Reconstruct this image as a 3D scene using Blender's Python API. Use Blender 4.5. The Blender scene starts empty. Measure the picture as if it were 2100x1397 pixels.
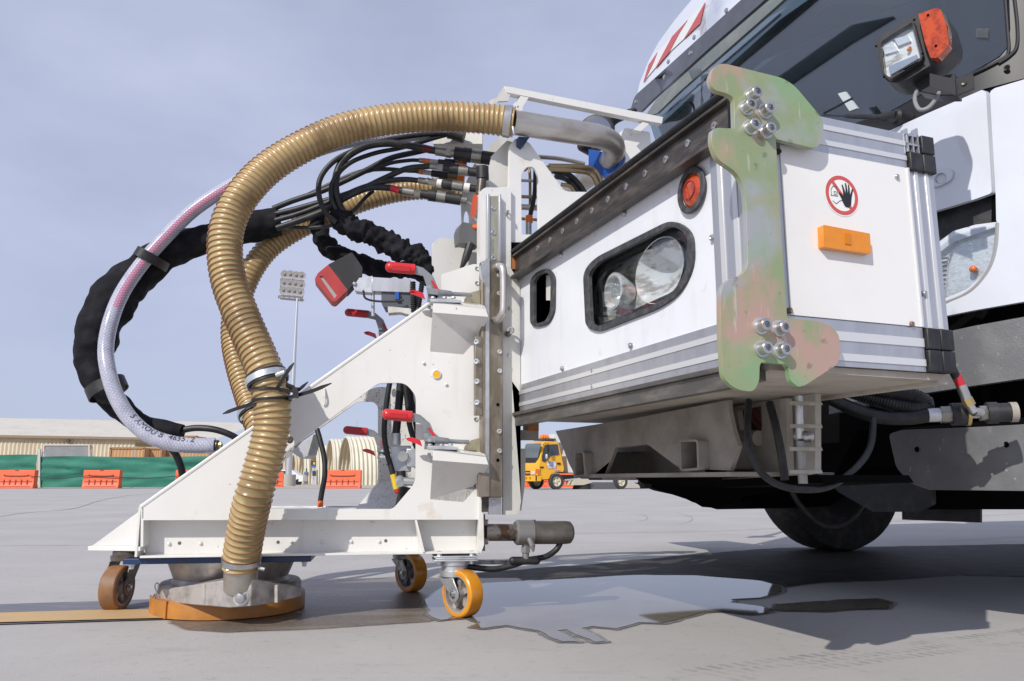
import bpy, bmesh, math, random
import numpy as np
from mathutils import Vector, Matrix, noise
from mathutils.geometry import tessellate_polygon
random.seed(7)
SC = bpy.context.scene
COL = SC.collection
R = math.radians
# ------------------------------------------------------------------ camera
F_PX, HZ, CH = 1600.0, 986.0, 0.45
TH = math.atan((HZ - 698.5) / F_PX)
cam_d = bpy.data.cameras.new('camera')
cam = bpy.data.objects.new('camera', cam_d); COL.objects.link(cam)
cam.location = (0, 0, CH); cam.rotation_euler = (math.pi / 2 + TH, 0, 0)
cam_d.sensor_width = 36; cam_d.lens = 36 * F_PX / 2100; cam_d.clip_start = 0.05; cam_d.clip_end = 20000
SC.camera = cam
# ------------------------------------------------------------------ sky and sun
SUN = Vector((0.735, 1.224, -1.05)).normalized()        # direction the light travels
W_ = bpy.data.worlds.new('World'); SC.world = W_; W_.use_nodes = True
nt = W_.node_tree; nt.nodes.clear()
def wn(t, **k):
    n = nt.nodes.new(t)
    for a, b in k.items(): setattr(n, a, b)
    return n
sky = wn('ShaderNodeTexSky', sky_type='NISHITA', sun_disc=False)
sky.sun_elevation = math.asin(-SUN.z); sky.sun_rotation = math.atan2(-SUN.x, -SUN.y)
sky.air_density = 1.0; sky.dust_density = 2.2; sky.ozone_density = 1.6; sky.altitude = 1500
tc = wn('ShaderNodeTexCoord'); mp = wn('ShaderNodeMapping'); mp.inputs['Scale'].default_value = (1.2, 1.2, 3.0)
nz = wn('ShaderNodeTexNoise'); nz.inputs['Scale'].default_value = 1.4; nz.inputs['Detail'].default_value = 7; nz.inputs['Roughness'].default_value = .55
rp = wn('ShaderNodeValToRGB'); rp.color_ramp.elements[0].position = .32; rp.color_ramp.elements[1].position = .72
rp.color_ramp.elements[0].color = (.6, .6, .6, 1); rp.color_ramp.elements[1].color = (1, 1, 1, 1)
mx = wn('ShaderNodeMixRGB'); mx.inputs['Color2'].default_value = (6.2, 6.75, 9.0, 1)
bg = wn('ShaderNodeBackground'); bg.inputs['Strength'].default_value = .09; out = wn('ShaderNodeOutputWorld')
for a, b in ((tc.outputs['Generated'], mp.inputs['Vector']), (mp.outputs[0], nz.inputs['Vector']), (nz.outputs['Fac'], rp.inputs[0]),
             (rp.outputs[0], mx.inputs['Fac']), (sky.outputs[0], mx.inputs['Color1']), (mx.outputs[0], bg.inputs[0]), (bg.outputs[0], out.inputs[0])):
    nt.links.new(a, b)
sl = bpy.data.lights.new('sun', 'SUN'); sl.energy = 3.8; sl.angle = R(.5); sl.color = (1, .955, .88)
so = bpy.data.objects.new('sun', sl); COL.objects.link(so); so.rotation_euler = SUN.to_track_quat('-Z', 'Y').to_euler(); so.location = (-5, -8, 9)
SC.view_settings.view_transform = 'Standard'; SC.view_settings.look = 'None'
SC.view_settings.exposure = 0; SC.view_settings.gamma = 1; SC.view_settings.use_curve_mapping = False
# ------------------------------------------------------------------ geometry helpers
FW = Vector((0, math.cos(TH), math.sin(TH))); UP = Vector((0, -math.sin(TH), math.cos(TH))); CAM = Vector((0, 0, CH))
def ray(x, y): return Vector((1, 0, 0)) * ((x - 1050) / F_PX) - UP * ((y - 698.5) / F_PX) + FW
class Plane:
    def __init__(s, p, n): s.p = Vector(p); s.n = Vector(n).normalized()
    def at(s, x, y, out=0):
        r = ray(x, y); q = s.p + s.n * out
        return CAM + r * ((q - CAM).dot(s.n) / r.dot(s.n))
    def off(s, d): return Plane(s.p + s.n * d, s.n)
def D(x, y, Y): return CAM + ray(x, y) * (Y / ray(x, y).y)
def G(x, y, z=0):
    r = ray(x, y); return CAM + r * ((z - CH) / r.z)
def spline(pts, n=12):
    P = [Vector(p) for p in pts]; P = [P[0] * 2 - P[1]] + P + [P[-1] * 2 - P[-2]]; o = []
    for i in range(1, len(P) - 2):
        a, b, c, d = P[i - 1:i + 3]
        for k in range(n):
            t = k / n; o.append(.5 * ((2 * b) + (c - a) * t + (2 * a - 5 * b + 4 * c - d) * t * t + (3 * b - a - 3 * c + d) * t ** 3))
    o.append(P[-2]); return o
def rnd(poly, k=4):
    o = []; n = len(poly)
    for i, p in enumerate(poly):
        if len(p) < 3: o.append((p[0], p[1])); continue
        a, b = poly[i - 1], poly[(i + 1) % n]; q = Vector(p[:2])
        va = Vector(a[:2]) - q; vb = Vector(b[:2]) - q
        r = min(p[2], va.length * .48, vb.length * .48)
        s = q + va.normalized() * r; e = q + vb.normalized() * r
        for j in range(k + 1):
            t = j / k; v = s * (1 - t) ** 2 + q * 2 * t * (1 - t) + e * t * t; o.append((v.x, v.y))
    return o
def ell(cx, cy, rx, ry, n=28, rot=0):
    o = []
    for i in range(n):
        a = 2 * math.pi * i / n; x, y = rx * math.cos(a), ry * math.sin(a)
        o.append((cx + x * math.cos(rot) - y * math.sin(rot), cy + x * math.sin(rot) + y * math.cos(rot)))
    return o
def frames(P):
    T = []
    for i in range(len(P)):
        T.append((P[min(i + 1, len(P) - 1)] - P[max(i - 1, 0)]).normalized())
    N = [T[0].orthogonal().normalized()]
    ref = Vector((0, -1, .1)); N = [(ref - T[0] * ref.dot(T[0])).normalized()] if abs(T[0].dot(ref.normalized())) < .95 else N
    for i in range(1, len(P)):
        v = N[-1] - T[i] * N[-1].dot(T[i]); N.append(v.normalized())
    return T, N, [t.cross(n) for t, n in zip(T, N)]
class MB:
    def __init__(s): s.v = []; s.f = []
    def add(s, v, f):
        o = len(s.v); s.v += [tuple(p) for p in v]; s.f += [tuple(i + o for i in q) for q in f]; return s
    def hexa(s, c, ax, ay, az):      # box centre c and half-axis vectors
        c, ax, ay, az = map(Vector, (c, ax, ay, az)); v = []
        for i in (-1, 1):
            for j in (-1, 1):
                for k in (-1, 1): v.append(c + ax * i + ay * j + az * k)
        return s.add(v, [(0, 1, 3, 2), (4, 6, 7, 5), (0, 4, 5, 1), (2, 3, 7, 6), (0, 2, 6, 4), (1, 5, 7, 3)])
    def loft(s, rings, caps=True):
        n = len(rings[0]); o = []; f = []
        for r_ in rings: o += r_
        for i in range(len(rings) - 1):
            for j in range(n): k = (j + 1) % n; f.append((i * n + j, i * n + k, (i + 1) * n + k, (i + 1) * n + j))
        if caps: f.append(tuple(range(n))[::-1]); f.append(tuple((len(rings) - 1) * n + j for j in range(n)))
        return s.add(o, f)
    def tube(s, P, r, n=12, caps=True):
        P = [Vector(p) for p in P]; T, N, B = frames(P); rings = []
        for i, p in enumerate(P):
            rings.append([p + (N[i] * math.cos(2 * math.pi * j / n) + B[i] * math.sin(2 * math.pi * j / n)) * (r(i, j / n) if callable(r) else (r[i] if hasattr(r, '__len__') else r)) for j in range(n)])
        return s.loft(rings, caps)
    def cyl(s, a, b, r, r2=None, n=16):
        return s.tube([a, b], [r, r if r2 is None else r2], n)
    def lathe(s, c, ax, prof, n=28):   # prof: list of (dist along axis, radius)
        c = Vector(c); ax = Vector(ax).normalized(); u = ax.orthogonal().normalized(); w = ax.cross(u)
        return s.loft([[c + ax * h + (u * math.cos(2 * math.pi * j / n) + w * math.sin(2 * math.pi * j / n)) * max(q, 1e-4) for j in range(n)] for h, q in prof])
    def ring(s, c, ax, r0, r1, h, n=32):
        c = Vector(c); ax = Vector(ax).normalized(); u = ax.orthogonal().normalized(); w = ax.cross(u); rr = []
        for h_, q in ((0, r0), (0, r1), (h, r1), (h, r0)):
            rr.append([c + ax * h_ + (u * math.cos(2 * math.pi * j / n) + w * math.sin(2 * math.pi * j / n)) * q for j in range(n)])
        rr.append(rr[0]); return s.loft(rr, False)
    def capsule(s, a, b, r, n=14):
        a, b = Vector(a), Vector(b); t = (b - a).normalized(); L_ = (b - a).length; pr = []
        for k in range(7): q = math.pi / 2 * k / 6; pr.append((-r * math.cos(q), r * math.sin(q)))
        for k in range(7): q = math.pi / 2 * k / 6; pr.append((L_ + r * math.sin(q), r * math.cos(q)))
        return s.lathe(a, t, pr, n)
    def plate(s, pl, poly, t, holes=(), out=0):
        loops = [rnd(poly)] + [rnd(h) for h in holes]
        F_ = [[pl.at(x, y, out) for x, y in l] for l in loops]
        return s.slab(F_, -pl.n * t)
    def slab(s, loops, ext):
        fl = [p for l in loops for p in l]; tris = tessellate_polygon([[Vector(p) for p in l] for l in loops])
        n = len(fl); v = list(fl) + [p + ext for p in fl]; f = []
        nn = Vector((0, 0, 0))
        for a, b, c in tris: nn += (fl[b] - fl[a]).cross(fl[c] - fl[a])
        for a, b, c in tris:
            if nn.dot(ext) > 0: a, c = c, a
            f.append((a, b, c)); f.append((c + n, b + n, a + n))
        o = 0
        for l in loops:
            m = len(l)
            for j in range(m): k = (j + 1) % m; f.append((o + j, o + k, n + o + k, n + o + j))
            o += m
        return s.add(v, f)
MATS = {}
def mat(name, c, rough=.5, metal=0, c2=None, amt=.5, scale=6, lo=.45, hi=.65, bump=0, bscale=120, coat=0, stretch=None, trans=0, rv=0, ior=1.5, emit=0, spec=.5, alpha=None):
    if name in MATS: return MATS[name]
    m = bpy.data.materials.new(name); m.use_nodes = True; t = m.node_tree; b = t.nodes['Principled BSDF']
    b.inputs['Base Color'].default_value = (*c, 1); b.inputs['Roughness'].default_value = rough; b.inputs['Metallic'].default_value = metal
    b.inputs['Coat Weight'].default_value = coat; b.inputs['IOR'].default_value = ior; b.inputs['Transmission Weight'].default_value = trans
    b.inputs['Specular IOR Level'].default_value = spec
    if emit: b.inputs['Emission Color'].default_value = (*c, 1); b.inputs['Emission Strength'].default_value = emit
    if alpha is not None: b.inputs['Alpha'].default_value = alpha
    g = t.nodes.new('ShaderNodeNewGeometry'); vec = g.outputs['Position']
    if stretch:
        mm = t.nodes.new('ShaderNodeMapping'); mm.inputs['Scale'].default_value = stretch; t.links.new(vec, mm.inputs[0]); vec = mm.outputs[0]
    if c2 is not None:
        n = t.nodes.new('ShaderNodeTexNoise'); n.inputs['Scale'].default_value = scale; n.inputs['Detail'].default_value = 8; n.inputs['Roughness'].default_value = .62
        t.links.new(vec, n.inputs['Vector'])
        r = t.nodes.new('ShaderNodeValToRGB'); r.color_ramp.elements[0].position = lo; r.color_ramp.elements[1].position = hi
        mix = [c[i] * (1 - amt) + c2[i] * amt for i in range(3)]
        r.color_ramp.elements[0].color = (*c, 1); r.color_ramp.elements[1].color = (*mix, 1)
        t.links.new(n.outputs['Fac'], r.inputs[0]); t.links.new(r.outputs[0], b.inputs['Base Color'])
        if rv:
            q = t.nodes.new('ShaderNodeMapRange'); q.inputs[1].default_value = .3; q.inputs[2].default_value = .7
            q.inputs[3].default_value = rough - rv; q.inputs[4].default_value = rough + rv
            t.links.new(n.outputs['Fac'], q.inputs[0]); t.links.new(q.outputs[0], b.inputs['Roughness'])
    if bump:
        n = t.nodes.new('ShaderNodeTexNoise'); n.inputs['Scale'].default_value = bscale; n.inputs['Detail'].default_value = 5; t.links.new(vec, n.inputs['Vector'])
        u = t.nodes.new('ShaderNodeBump'); u.inputs['Strength'].default_value = bump; u.inputs['Distance'].default_value = .004
        t.links.new(n.outputs['Fac'], u.inputs['Height']); t.links.new(u.outputs[0], b.inputs['Normal'])
    MATS[name] = m; return m
def add_mask(m, c, scale, lo, hi, kind='noise', stretch=None, amt=1.0):
    """a further procedural layer of colour over whatever feeds Base Color"""
    t = m.node_tree; b = t.nodes['Principled BSDF']; g = t.nodes.new('ShaderNodeNewGeometry'); vec = g.outputs['Position']
    if stretch:
        mm = t.nodes.new('ShaderNodeMapping'); mm.inputs['Scale'].default_value = stretch; t.links.new(vec, mm.inputs[0]); vec = mm.outputs[0]
    if kind == 'noise':
        n = t.nodes.new('ShaderNodeTexNoise'); n.inputs['Scale'].default_value = scale; n.inputs['Detail'].default_value = 6; o = n.outputs['Fac']
    elif kind == 'wave':
        n = t.nodes.new('ShaderNodeTexWave'); n.inputs['Scale'].default_value = scale; n.inputs['Distortion'].default_value = 0; o = n.outputs['Fac']
    else:
        n = t.nodes.new('ShaderNodeTexVoronoi'); n.inputs['Scale'].default_value = scale; o = n.outputs['Distance']
    t.links.new(vec, n.inputs['Vector'])
    r = t.nodes.new('ShaderNodeMapRange'); r.inputs[1].default_value = lo; r.inputs[2].default_value = hi; r.inputs[3].default_value = 0; r.inputs[4].default_value = amt
    t.links.new(o, r.inputs[0])
    x = t.nodes.new('ShaderNodeMixRGB'); x.inputs['Color2'].default_value = (*c, 1)
    inp = b.inputs['Base Color']
    if inp.is_linked: t.links.new(inp.links[0].from_socket, x.inputs['Color1'])
    else: x.inputs['Color1'].default_value = inp.default_value
    t.links.new(r.outputs[0], x.inputs['Fac']); t.links.new(x.outputs[0], inp)
ROOT = {}
def mk(name, mb, m, parent=None, smooth=35, bevel=0, label=None, solid=0, loc=None):
    me = bpy.data.meshes.new(name); o = Vector(ROOT.get(parent.name, (0, 0, 0))) if parent else Vector(loc or (0, 0, 0))
    me.from_pydata([tuple(Vector(p) - o) for p in mb.v], [], mb.f); me.validate(); me.update()
    bm = bmesh.new(); bm.from_mesh(me); bmesh.ops.recalc_face_normals(bm, faces=bm.faces); bm.to_mesh(me); bm.free()
    if smooth: me.shade_smooth(); me.set_sharp_from_angle(angle=R(smooth))
    me.materials.append(m); ob = bpy.data.objects.new(name, me); COL.objects.link(ob)
    if parent: ob.parent = parent
    else: ob.location = o
    ROOT[ob.name] = tuple(o)
    if solid: q = ob.modifiers.new('s', 'SOLIDIFY'); q.thickness = solid; q.offset = -1
    if bevel:
        q = ob.modifiers.new('b', 'BEVEL'); q.width = bevel; q.segments = 2; q.limit_method = 'ANGLE'; q.angle_limit = R(40); q.harden_normals = False
    if label: ob['label'] = label
    return ob
def thing(name, label, cat, loc, group=None):
    o = bpy.data.objects.new(name, None); COL.objects.link(o); o.location = loc; o['label'] = label; o['category'] = cat; o.empty_display_size = .1
    if group: o['group'] = group
    ROOT[o.name] = tuple(loc); return o
def tag(o, label, cat, group=None):
    o['label'] = label; o['category'] = cat
    if group: o['group'] = group
    return o
def struct(name, mb, m, kind='structure', **k):
    o = mk(name, mb, m, **k); o['kind'] = kind; return o
def text_loops(body, size=1.0):
    cu = bpy.data.curves.new('t', 'FONT'); cu.body = body; cu.size = size; cu.resolution_u = 2; cu.align_x = 'CENTER'
    ob = bpy.data.objects.new('t', cu); COL.objects.link(ob); bpy.context.view_layer.update()
    me = bpy.data.meshes.new_from_object(ob.evaluated_get(bpy.context.evaluated_depsgraph_get()))
    v = [tuple(p.co) for p in me.vertices]; f = [tuple(p.vertices) for p in me.polygons]
    bpy.data.objects.remove(ob); bpy.data.curves.remove(cu); bpy.data.meshes.remove(me); return v, f
def text_on(body, size, c, ux, uy, n):
    v, f = text_loops(body, size); ux, uy, n, c = map(Vector, (ux, uy, n, c)); m = MB()
    m.add([c + ux * p[0] + uy * p[1] for p in v], f); return m
# ------------------------------------------------------------------ scene axes
A = R(20.96); BX = Vector((math.cos(A), math.sin(A), 0)); WX = Vector((-math.sin(A), math.cos(A), 0)); ZX = Vector((0, 0, 1))
O0 = Vector((.497, 1.564, 0))
def bw(b, w, z): return O0 + BX * b + WX * w + ZX * z
PEND = Plane(O0, -WX)            # near end face of the equipment box
PFR = Plane(O0, -BX)             # headlight face of the box
PM = Plane(bw(0, 1.31, 0), -WX)  # mast
PCAB = Plane(bw(1.3, 0, 0), -BX)
U9 = R(9); UX = Vector((math.cos(U9), math.sin(U9), 0)); UN = Vector((math.sin(U9), -math.cos(U9), 0))
PN = Plane((-.172, 2.72, 0), UN)  # near side plate of the trolley frame
def nbox(pl, x0, y0, x1, y1, t, out=0):
    return MB().plate(pl, [(x0, y0), (x1, y0), (x1, y1), (x0, y1)], t, (), out)
# ------------------------------------------------------------------ materials
WHITE = mat('frame_white_paint', (.725, .715, .69), .34, c2=(.63, .61, .57), amt=.5, scale=5, lo=.4, hi=.75, bump=.05, bscale=40, coat=.15)
add_mask(WHITE, (.50, .36, .22), 9, .66, .76, amt=.4); add_mask(WHITE, (.12, .11, .10), 60, .70, .74, amt=.6); add_mask(WHITE, (.50, .47, .42), 5, .58, .74, amt=.28, stretch=(4, 4, .5))
WHITE_D = mat('speckled_white_paint', (.74, .73, .70), .45, c2=(.5, .48, .44), amt=.5, scale=12)
add_mask(WHITE_D, (.05, .045, .04), 75, .22, .15, 'voronoi')
GREYW = mat('worn_white_steel', (.66, .65, .61), .42, c2=(.38, .34, .28), amt=.5, scale=10, lo=.5, hi=.7, stretch=(1, 1, .4), bump=.05)
BOXW = mat('box_white_panel', (.76, .78, .82), .3, c2=(.70, .715, .74), amt=.6, scale=3, coat=.2)
add_mask(BOXW, (.5, .44, .36), 22, .66, .76, amt=.4); add_mask(BOXW, (.56, .55, .52), 6, .55, .75, amt=.35, stretch=(3, 3, .45))
CABW = mat('cab_white_paint', (.64, .67, .73), .12, coat=.8, c2=(.58, .60, .65), amt=.6, scale=2)
ALU = mat('anodised_aluminium', (.56, .57, .60), .38, .75, c2=(.44, .44, .46), amt=.5, scale=8, stretch=(3, 3, .6))
ALUB = mat('bright_aluminium', (.74, .74, .74), .3, .45)
ALUC = mat('cast_aluminium', (.52, .48, .45), .46, .45, c2=(.19, .165, .15), amt=.75, scale=14, lo=.42, hi=.66, bump=.25, bscale=60, rv=.1)
STEELP = mat('worn_steel_pipe', (.5, .47, .43), .36, .8, c2=(.3, .25, .2), amt=.6, scale=9, bump=.08, stretch=(.6, 2, 2))
STEEL = mat('zinc_steel', (.55, .55, .55), .28, .9, c2=(.35, .34, .32), amt=.5, scale=30)
GALV = mat('galvanised_steel', (.62, .64, .66), .38, .7, c2=(.42, .43, .45), amt=.6, scale=25, bump=.1)
DSTEEL = mat('dark_rail_steel', (.075, .068, .062), .38, .55, c2=(.2, .165, .14), amt=.75, scale=10, lo=.45, hi=.62, stretch=(1, 1, 4), rv=.1)
BROWN = mat('rusty_carriage_steel', (.20, .165, .125), .42, .6, c2=(.38, .34, .28), amt=.8, scale=9, lo=.42, hi=.62, stretch=(2, 2, .7), rv=.1)
GRIME = mat('grimy_frame_steel', (.34, .31, .275), .62, c2=(.14, .12, .105), amt=.8, scale=6, lo=.4, hi=.7, bump=.25, bscale=60)
BEIGE = mat('underside_beige', (.50, .45, .385), .6, c2=(.3, .25, .2), amt=.6, scale=5, stretch=(1, 3, 1))
BLACK = mat('black_rubber', (.010, .010, .012), .48, c2=(.035, .035, .037), amt=.7, scale=30)
BLACKM = mat('matt_black_plastic', (.014, .014, .016), .5, c2=(.035, .035, .038), amt=.8, scale=20, bump=.05)
SHINB = mat('satin_black_paint', (.022, .022, .025), .42, spec=.35)
CLOTH = mat('black_woven_sleeve', (.008, .008, .011), .75, c2=(.022, .022, .026), amt=.8, scale=14, bump=.5, bscale=300, spec=.15)
RUBG = mat('grey_black_seal', (.04, .04, .045), .6, c2=(.11, .11, .115), amt=.7, scale=50)
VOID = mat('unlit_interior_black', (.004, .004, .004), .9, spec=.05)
GREYP = mat('dark_grey_bumper', (.125, .127, .135), .42, c2=(.18, .18, .185), amt=.7, scale=7, bump=.2, bscale=200, rv=.08)
add_mask(GREYP, (.45, .43, .4), 60, .66, .74, amt=.5)
VISOR = mat('tinted_visor', (.075, .08, .10), .28, c2=(.10, .105, .125), amt=.6, scale=15)
TAN = mat('tan_hose_wall', (.42, .315, .145), .32, c2=(.29, .205, .085), amt=.7, scale=6, coat=.12, rv=.05)
add_mask(TAN, (.12, .08, .035), 7, .54, .64, amt=.55)
COPPER = mat('copper_hose_wire', (.40, .20, .10), .45, .3)
CLEAR = mat('braided_clear_hose', (.45, .46, .56), .18, c2=(.30, .31, .42), amt=.7, scale=30, coat=.6, trans=.12)
PINK = mat('pink_braid_tint', (.50, .19, .29), .3, coat=.5)
REDH = mat('red_vinyl_grip', (.62, .02, .025), .28, coat=.3, c2=(.42, .015, .02), amt=.6, scale=30)
REDD = mat('dull_red_plastic', (.42, .035, .035), .45, c2=(.28, .03, .03), amt=.6, scale=15)
GLOVE = mat('grey_lens_strip', (.36, .34, .33), .35)
BLUE = mat('dark_blue_plate', (.012, .035, .11), .4, c2=(.02, .03, .06), amt=.6, scale=10)
BLUE2 = mat('bright_blue_plastic', (.02, .09, .38), .4)
ORANGE = mat('orange_skirt_rubber', (.50, .20, .035), .42, c2=(.28, .12, .03), amt=.8, scale=6, bump=.1)
POLY = mat('orange_polyurethane_tyre', (.72, .29, .02), .3, c2=(.5, .19, .02), amt=.6, scale=18, coat=.2)
POLYD = mat('worn_brown_polyurethane', (.30, .14, .055), .55, c2=(.13, .08, .05), amt=.8, scale=12, lo=.4, hi=.62, bump=.2)
OBAND = mat('orange_band', (.8, .16, .02), .45)
RBAND = mat('red_band', (.5, .02, .035), .45)
WBAND = mat('white_band', (.75, .72, .66), .5)
AMBER = mat('amber_lens', (.74, .25, .005), .12, coat=.6, c2=(.7, .2, .0), amt=.6, scale=60)
REDAMB = mat('red_orange_lens', (.50, .065, .006), .1, coat=.8, c2=(.25, .022, .004), amt=.9, scale=45)
CHROME = mat('reflector_chrome', (.88, .87, .85), .09, 1.0, c2=(.7, .66, .6), amt=.6, scale=12, bump=.25, bscale=18)
CHROMF = mat('fluted_reflector', (.86, .87, .88), .26, .35, bump=.3, bscale=60, c2=(.6, .61, .62), amt=.9, scale=60, stretch=(1, 1, 2.5)); BOWL = mat('bright_reflector_bowl', (.93, .92, .90), .22, .25, c2=(.42, .38, .33), amt=.9, scale=11, lo=.5, hi=.6, bump=.15, bscale=20, stretch=(1, 1, 3))
GLASS = bpy.data.materials.new('clear_lamp_glass'); GLASS.use_nodes = True
GLASSW = bpy.data.materials.new('windscreen_glass'); GLASSW.use_nodes = True
for m_, tint in ((GLASS, (.92, .94, .95)), (GLASSW, (.52, .60, .62))):
    t_ = m_.node_tree; t_.nodes.clear(); o_ = t_.nodes.new('ShaderNodeOutputMaterial'); x_ = t_.nodes.new('ShaderNodeMixShader')
    a_ = t_.nodes.new('ShaderNodeBsdfTransparent'); a_.inputs[0].default_value = (*tint, 1); g_ = t_.nodes.new('ShaderNodeBsdfGlossy'); g_.inputs['Roughness'].default_value = .03
    w0_ = t_.nodes.new('ShaderNodeLayerWeight'); p_ = t_.nodes.new('ShaderNodeMath'); p_.operation = 'POWER'; p_.inputs[1].default_value = 4.5; t_.links.new(w0_.outputs['Facing'], p_.inputs[0]); w0_.inputs[0].default_value = .5
    l_ = t_.nodes.new('ShaderNodeMath'); l_.operation = 'MULTIPLY_ADD'; l_.inputs[1].default_value = .9; l_.inputs[2].default_value = .05 if m_ == GLASS else .16; t_.links.new(p_.outputs[0], l_.inputs[0])
    t_.links.new(l_.outputs[0], x_.inputs[0]); t_.links.new(a_.outputs[0], x_.inputs[1]); t_.links.new(g_.outputs[0], x_.inputs[2]); t_.links.new(x_.outputs[0], o_.inputs[0])
ZINC = mat('iridescent_zinc_plating', (.31, .37, .20), .40, .3, c2=(.52, .34, .28), amt=.95, scale=4.6, lo=.47, hi=.55, stretch=(1, 1, .55), rv=.06)
add_mask(ZINC, (.42, .43, .48), 5.5, .53, .64, amt=.75); add_mask(ZINC, (.25, .44, .22), 3.4, .53, .64, amt=.7); add_mask(ZINC, (.40, .38, .20), 14, .55, .68, amt=.6); add_mask(ZINC, (.62, .60, .55), 70, .66, .72, amt=.5, stretch=(1, 1, .15)); add_mask(ZINC, (.13, .12, .08), 35, .64, .72, amt=.5)
YEL = mat('yellow_dot', (.72, .42, .02), .5)
# ------------------------------------------------------------------ ground
CONC = mat('apron_concrete', (.402, .384, .366), .78, c2=(.475, .455, .436), amt=1, scale=.9, lo=.35, hi=.7, bump=.35, bscale=260, stretch=None)
add_mask(CONC, (.25, .24, .25), 5, .62, .78, amt=.45, stretch=(.5, 2.2, 1)); add_mask(CONC, (.47, .45, .44), 2.2, .58, .75, amt=.4, stretch=(.4, 1.6, 1)); add_mask(CONC, (.17, .165, .16), 260, .56, .72, amt=.45); add_mask(CONC, (.52, .5, .48), 200, .60, .72, amt=.45); add_mask(CONC, (.24, .23, .225), 28, .58, .72, amt=.35); add_mask(CONC, (.13, .125, .12), 7, .70, .76, amt=.4, stretch=(.7, 1.6, 1)); add_mask(CONC, (.27, .26, .255), .35, .45, .65, amt=.12)
g = MB(); g.add([(-6000, -60, 0), (6000, -60, 0), (6000, 9000, 0), (-6000, 9000, 0)], [(0, 1, 2, 3)])
struct('ground', g, CONC, smooth=0)
DIRT = mat('tan_gravel', (.42, .36, .29), .9, c2=(.52, .46, .38), amt=1, scale=.8, bump=.4, bscale=8)
struct('gravel_ground', MB().add([(-900, 47.6, .01), (900, 47.6, .01), (2500, 3000, .01), (-2500, 3000, .01)], [(0, 1, 2, 3)]), DIRT, smooth=0)
def gpoly(px, z, jit=0, seed=0):
    rr = random.Random(seed); P = [G(x, y, z) for x, y in px]
    for _ in range(4 if jit else 0):
        Q = []
        for i, p in enumerate(P):
            q = P[(i + 1) % len(P)]; L = (q - p).length; m = (p + q) / 2 + Vector((rr.uniform(-1, 1), rr.uniform(-1, 1), 0)) * L * jit
            Q += [p, Vector((m.x, m.y, z))]
        P = Q
    m = MB(); tr = tessellate_polygon([P]); m.add(P, [tuple(t) for t in tr]); return m
# painted line with dark borders, running under the cleaning head
LINE_Y = mat('faded_yellow_line_paint', (.56, .37, .17), .75, c2=(.48, .36, .22), amt=.8, scale=14, bump=.25, bscale=200)
LINE_K = mat('faded_black_line_border', (.165, .165, .185), .7, c2=(.3, .29, .3), amt=.9, scale=9, lo=.5, hi=.75, stretch=(.6, 4, 1), bump=.2)
struct('black_line_border', gpoly([(-300, 1246), (0, 1239), (340, 1228), (470, 1224), (470, 1240), (340, 1250), (0, 1257), (-300, 1263)], .004), LINE_K, smooth=0)
struct('black_line_border', gpoly([(-300, 1283), (0, 1276), (330, 1267), (430, 1264), (430, 1267), (330, 1270), (0, 1280), (-300, 1288)], .004), LINE_K, smooth=0)
struct('yellow_line', gpoly([(-300, 1262), (0, 1256.5), (180, 1251), (335, 1249), (460, 1247), (460, 1264), (330, 1267), (180, 1271), (0, 1276), (-300, 1283)], .008), LINE_Y, smooth=0)
# slab joints and hairline cracks
JOINT = mat('joint_sealant', (.23, .22, .22), .8)
def gline(px, w, name, seed=0):
    P = [G(x, y, .003) for x, y in px]; rr = random.Random(seed); P = spline(P, 8); m = MB(); L = []; Rr = []
    for i, p in enumerate(P):
        t = (P[min(i + 1, len(P) - 1)] - P[max(0, i - 1)]).normalized(); n = Vector((-t.y, t.x, 0)); j = rr.uniform(-.3, .3) * w
        sc = max(1, p.y / 3.0) ** .5; L.append(p + n * (w * sc + j)); Rr.append(p - n * (w * sc - j))
    k = len(P); m.add(L + Rr, [(i, i + 1, k + i + 1, k + i) for i in range(k - 1)]); return struct(name, m, JOINT, smooth=0)
gline([(-200, 1122), (0, 1119), (170, 1118), (420, 1116)], .0035, 'slab_joint', 1)
gline([(1060, 1094), (1300, 1092), (1600, 1083), (2150, 1050)], .004, 'slab_joint', 2)
gline([(0, 1059), (60, 1051), (150, 1043), (205, 1027), (260, 1017), (330, 1010)], .006, 'ground_crack', 3)
gline([(1560, 1108), (1900, 1110), (2150, 1098)], .003, 'ground_crack', 4)
for i_, (cx_, cy_, rx_) in enumerate(((1290, 1062, 38), (1365, 1064, 55))):
    gline([(cx_ + rx_ * math.cos(a_ * .3), cy_ + rx_ * .22 * math.sin(a_ * .3)) for a_ in range(-4, 5)], .0018, 'tyre_scuff_mark', 10 + i_)
# faint tyre tread print at lower right: thin dust in two ribbed lanes
TRD = mat('tyre_print_dust', (.21, .20, .195), .85); t_ = TRD.node_tree; b_ = t_.nodes['Principled BSDF']
a0 = G(1330, 1396, .002); a1 = G(2250, 1283, .002); dt = (a1 - a0).normalized(); dn = Vector((-dt.y, dt.x, 0)); LL = (a1 - a0).length
g_ = t_.nodes.new('ShaderNodeNewGeometry'); m_ = t_.nodes.new('ShaderNodeMapping'); m_.vector_type = 'TEXTURE'; m_.inputs['Rotation'].default_value = (0, 0, math.atan2(dt.y, dt.x) + .35)
w_ = t_.nodes.new('ShaderNodeTexWave'); w_.inputs['Scale'].default_value = 9; w_.inputs['Distortion'].default_value = 2.5; w_.inputs['Detail'].default_value = 3; w_.inputs['Detail Scale'].default_value = 4
n_ = t_.nodes.new('ShaderNodeTexNoise'); n_.inputs['Scale'].default_value = 5; n_.inputs['Detail'].default_value = 8; r_ = t_.nodes.new('ShaderNodeMapRange'); r_.inputs[1].default_value = .42; r_.inputs[2].default_value = .68; r_.inputs[4].default_value = .38
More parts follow.
